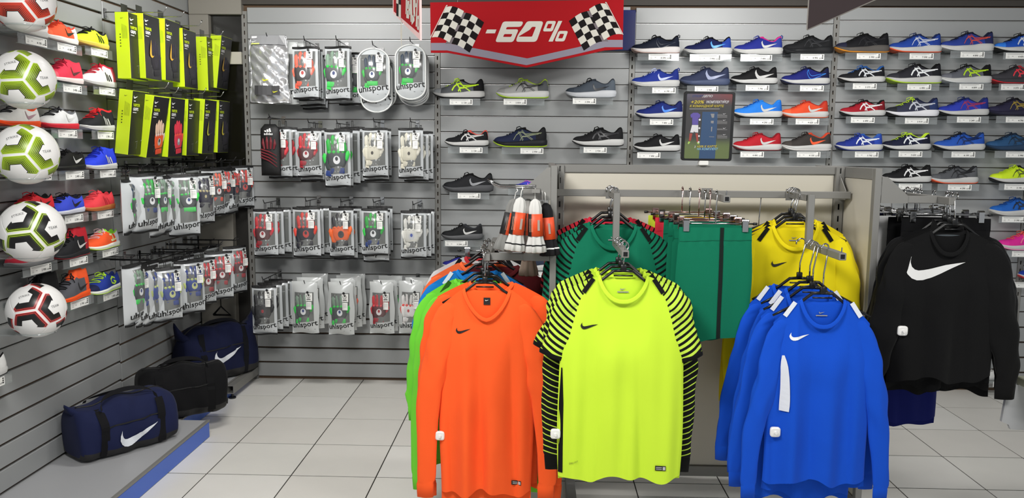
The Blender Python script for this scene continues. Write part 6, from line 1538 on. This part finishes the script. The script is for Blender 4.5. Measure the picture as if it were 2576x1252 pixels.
# ================================================================== SPORTS BAGS
def bag(label, loc, ang, L=.46, Wd=.26, H=.28, col='#1a2550', strap='#121215', base='#1c1b1c', mark=True, seed=1, peak=.03, peaks=(-1,), tz=.34, tw=.19, tx=.012, lean=0, cat='bag', flat=0):
    t=thing('sports_bag',label,cat,loc,(0,lean,ang)); R=random.Random(seed); ph=[R.uniform(0,6) for _ in range(6)]
    def sec(u,a):
        """u -1..1 along the length, a angle: 0 front .. round; returns (x,y,z)"""
        e=1-abs(u)**6*.10; hh=H*(1-.10*u*u+.02*math.sin(u*4+ph[0])-flat*(.5+.5*u)); w=Wd*(1-.08*u*u)
        ca,sa=math.cos(a),math.sin(a); p=.36
        y=math.copysign(abs(ca)**p,ca)*w/2*e; z=hh/2+math.copysign(abs(sa)**p,sa)*hh/2*e
        if z > hh*.55: f=smooth((z-hh*.55)/(hh*.45)); y*=1-.30*f; z-=.012*f*math.sin(u*7+ph[1])
        y+=.006*math.sin(u*9+z*22+ph[2])+.004*math.sin(u*17-z*31+ph[3]); 
        return (u*L/2*(1+.015*math.sin(z*18+ph[4])), y, z)
    N=40; mb=MB(); b=MB(); US=[-1,-.985,-.96,-.92]+list(np.linspace(-.85,.85,25))+[.92,.96,.985,1]
    rings=[]
    for u in US:
        sc=1 if abs(u)<.9 else .80+.20*math.sqrt(max(0,1-((abs(u)-.9)/.1)**2)); r=[]
        for k in range(N):
            x,y,z=sec(u,2*PI*k/N-PI/2+.0001); zc=H*.45; r.append((x,y*sc,zc+(z-zc)*(sc*.5+.5)))
        rings.append(r)
    mb.loft(rings,cap=True)
    for f_i,f in enumerate(mb.f):
        zz=sum(mb.v[i][2] for i in f)/len(f); mb.m[f_i]=1 if zz < H*.17 else 0
    cap_peaks=[]
    mb.build('bag_body',[fab(col,'bag_cloth'),mat('bag_base',base,.55,bump=.2)],t,smooth=True)
    def fy(x,z,k=.003):
        u=max(-.93,min(.93,x/(L/2))); best=None
        lo,hi=-PI/2+.2,PI/2-.02  # angle on +cos side -> we need the y<0 side
        for a in np.linspace(-PI/2+.05,PI/2-.02,70):
            p=sec(u,PI-a)
            if best is None or abs(p[2]-z)<best[0]: best=(abs(p[2]-z),p)
        return (x,best[1][1]-k,z)
    zt=H*.93
    for sx in (-1,1):
        for yy in (-1,1):
            s=MB(); pts=[]
            X=sx*L*.29
            zs=np.linspace(.012,H*.90,16)
            for z in zs:
                p=fy(X,z,.004); pts.append((p[1] if yy<0 else -p[1],z))
            vs=[]
            for (y,z) in pts: vs+=[(X-.019,y,z),(X+.019,y,z)]
            s.add(vs,[(2*i,2*i+1,2*i+3,2*i+2) for i in range(len(pts)-1)]); s.build('web_strap',fab(strap,'webbing'),t)
    for yy in (-1,1):
        s=MB(); vs=[]; p0=fy(L*.29,H*.90,.004)[1]*(1 if yy<0 else -1)
        for k in range(17):
            a=PI*k/16; x=-math.cos(a)*L*.29; z=H*.88+math.sin(a)**.6*.055*(1 if yy<0 else .6); y=p0*(1-.55*math.sin(a)); tx=.019
            vs+=[(x,y,z),(x+(.012 if k<8 else -.012)*(1-math.sin(a)),y+.012*(-1 if yy>0 else 1),z+.036*math.sin(a)*.4+.004)]
        s.add(vs,[(2*i,2*i+1,2*i+3,2*i+2) for i in range(16)]); s.build('carry_handle',fab(strap,'webbing'),t,smooth=True)
    z_=MB(); z_.tube([(x,-.0+.004*math.sin(x*20),sec(x/(L/2),PI/2)[2]+.001) for x in np.linspace(-L*.44,L*.44,18)],.005,6); z_.build('top_zip',mat('zip_tape','#0c0c0e',.6),t,smooth=True)
    z_=MB(); z_.strip([(x,H*.60+.004*math.sin(x*9)) for x in np.linspace(-L*.26,L*.26,14)],.007,0,lambda x,z:fy(x,z,.0045)); z_.build('pocket_zip',mat('zip_tape','#0c0c0e',.6),t)
    for sx in (-1,1):
        if peak <= 0 or sx not in peaks: continue
        s=MB(); w_=Wd*.30
        s.loft([[(sx*L*.40,-w_,H*.78),(sx*L*.40,w_,H*.78),(sx*L*.44,w_,H*.90),(sx*L*.44,-w_,H*.90)],[(sx*L*.475,-w_*.8,H*.80),(sx*L*.475,w_*.8,H*.80),(sx*L*.475,w_*.7,H*.95),(sx*L*.475,-w_*.7,H*.95)],[(sx*L*.515,-w_*.35,H*.88),(sx*L*.515,w_*.35,H*.88),(sx*L*.51,w_*.3,H*.98+peak*.5),(sx*L*.51,-w_*.3,H*.98+peak*.5)],[(sx*L*.545,-.006,H*.98+peak*.6),(sx*L*.545,.006,H*.98+peak*.6),(sx*L*.54,.006,H*1.0+peak),(sx*L*.54,-.006,H*1.0+peak)]],cap=True); s.build('corner_peak',fab(col,'bag_cloth'),t,smooth=True)
    if mark:
        q=MB(); tick(q,lambda x,z:fy(x,z,.0055),tw,tw*1.12,tx,H*tz,sub=4,rot=.10); q.build('printed_tick',mat('white_print','#e2e6ec',.5),t)
    q=MB(); q.tube([(L*.5+.004,-.02,H*.25),(L*.5+.01,-.022,H*.15),(L*.5+.008,-.022,H*.07)],.0035,6); q.build('zip_pull',BLACK,t)
    return t
# positions: front bottom corners from the photograph
a1=math.atan2(.811,.585)
c1=(Vector((-2.004,3.398,.0))+Vector((-1.753,3.746,0)))/2+Vector((-math.sin(a1),math.cos(a1),0))*.125
bag('navy sports bag with white tick on the near plinth',(c1.x,c1.y,.0915),a1,L=.47,Wd=.25,H=.255,seed=2,col='#1b2142',peak=.012)
a2=.62; c2=(Vector((-1.985,3.965,0))+Vector((-1.69,4.115,0)))/2+Vector((-math.sin(a2),math.cos(a2),0))*.115
bag('plain black sports bag between the two navy bags',(c2.x,c2.y,.0925),a2,L=.44,Wd=.22,H=.275,seed=5,col='#101012',strap='#0e0e10',base='#131314',mark=False,peak=.0)
a3=1.0; c3=(Vector((-2.02,4.60,0))+Vector((-1.80,4.94,0)))/2+Vector((-math.sin(a3),math.cos(a3),0))*.10
bag('navy sports bag with white tick in the corner behind the black bag',(c3.x,c3.y,.089),a3,L=.52,Wd=.19,H=.345,seed=9,col='#161b38',strap='#101116',peak=.05,peaks=(-1,1),tz=.46,tx=-.03)
cd=thing('bag_hanger','black cord with a triangular hook above the corner bag','hanger',atY(556,780,4.98))
z0=cd.location.z; mb=MB(); mb.tube([(0,0,.02),(0,0,atY(552,604,4.98).z-z0)],.0028,6); mb.tube([(-.05,0,-.03),(0,0,.025),(.06,0,-.03),(-.05,0,-.03)],.007,6); mb.build('cord',BLACK,cd,smooth=True)
# ================================================================== FIXTURE AT THE RIGHT PHOTO EDGE
rt=thing('display_table','pale steel display table with grey end panel at the photo edge','table',(0,0,0))
PALE=mat('pale_steel','#aeb09a',.4,.2); LGR=mat('light_grey_panel','#a9aaac',.5)
p0=atY(2556,944,3.05); p1=atY(2537,1068,3.0); p2=atZ(2549,1240,.0)
MB().box((p2.x,2.45,.003),(p2.x+.5,3.285,.05),.003).build('base_plate',PALE,rt)
MB().box((p0.x,2.5,p0.z-.032),(p0.x+.6,3.05,p0.z),.003).build('table_top',PALE,rt)
b=MB(); zz=p0.z-.033; b.prism([(p1.x+.008,zz),(p1.x+.30,zz),(p1.x+.30,p1.z-.04),(p1.x+.03,p1.z-.03),(p1.x+.022,p1.z-.012),(p1.x-.006,p1.z)],3.035,3.048); b.build('end_panel',LGR,rt)
MB().box((p2.x+.22,3.1,.05),(p2.x+.27,3.15,p0.z-.033),.002).build('post',PALE,rt)
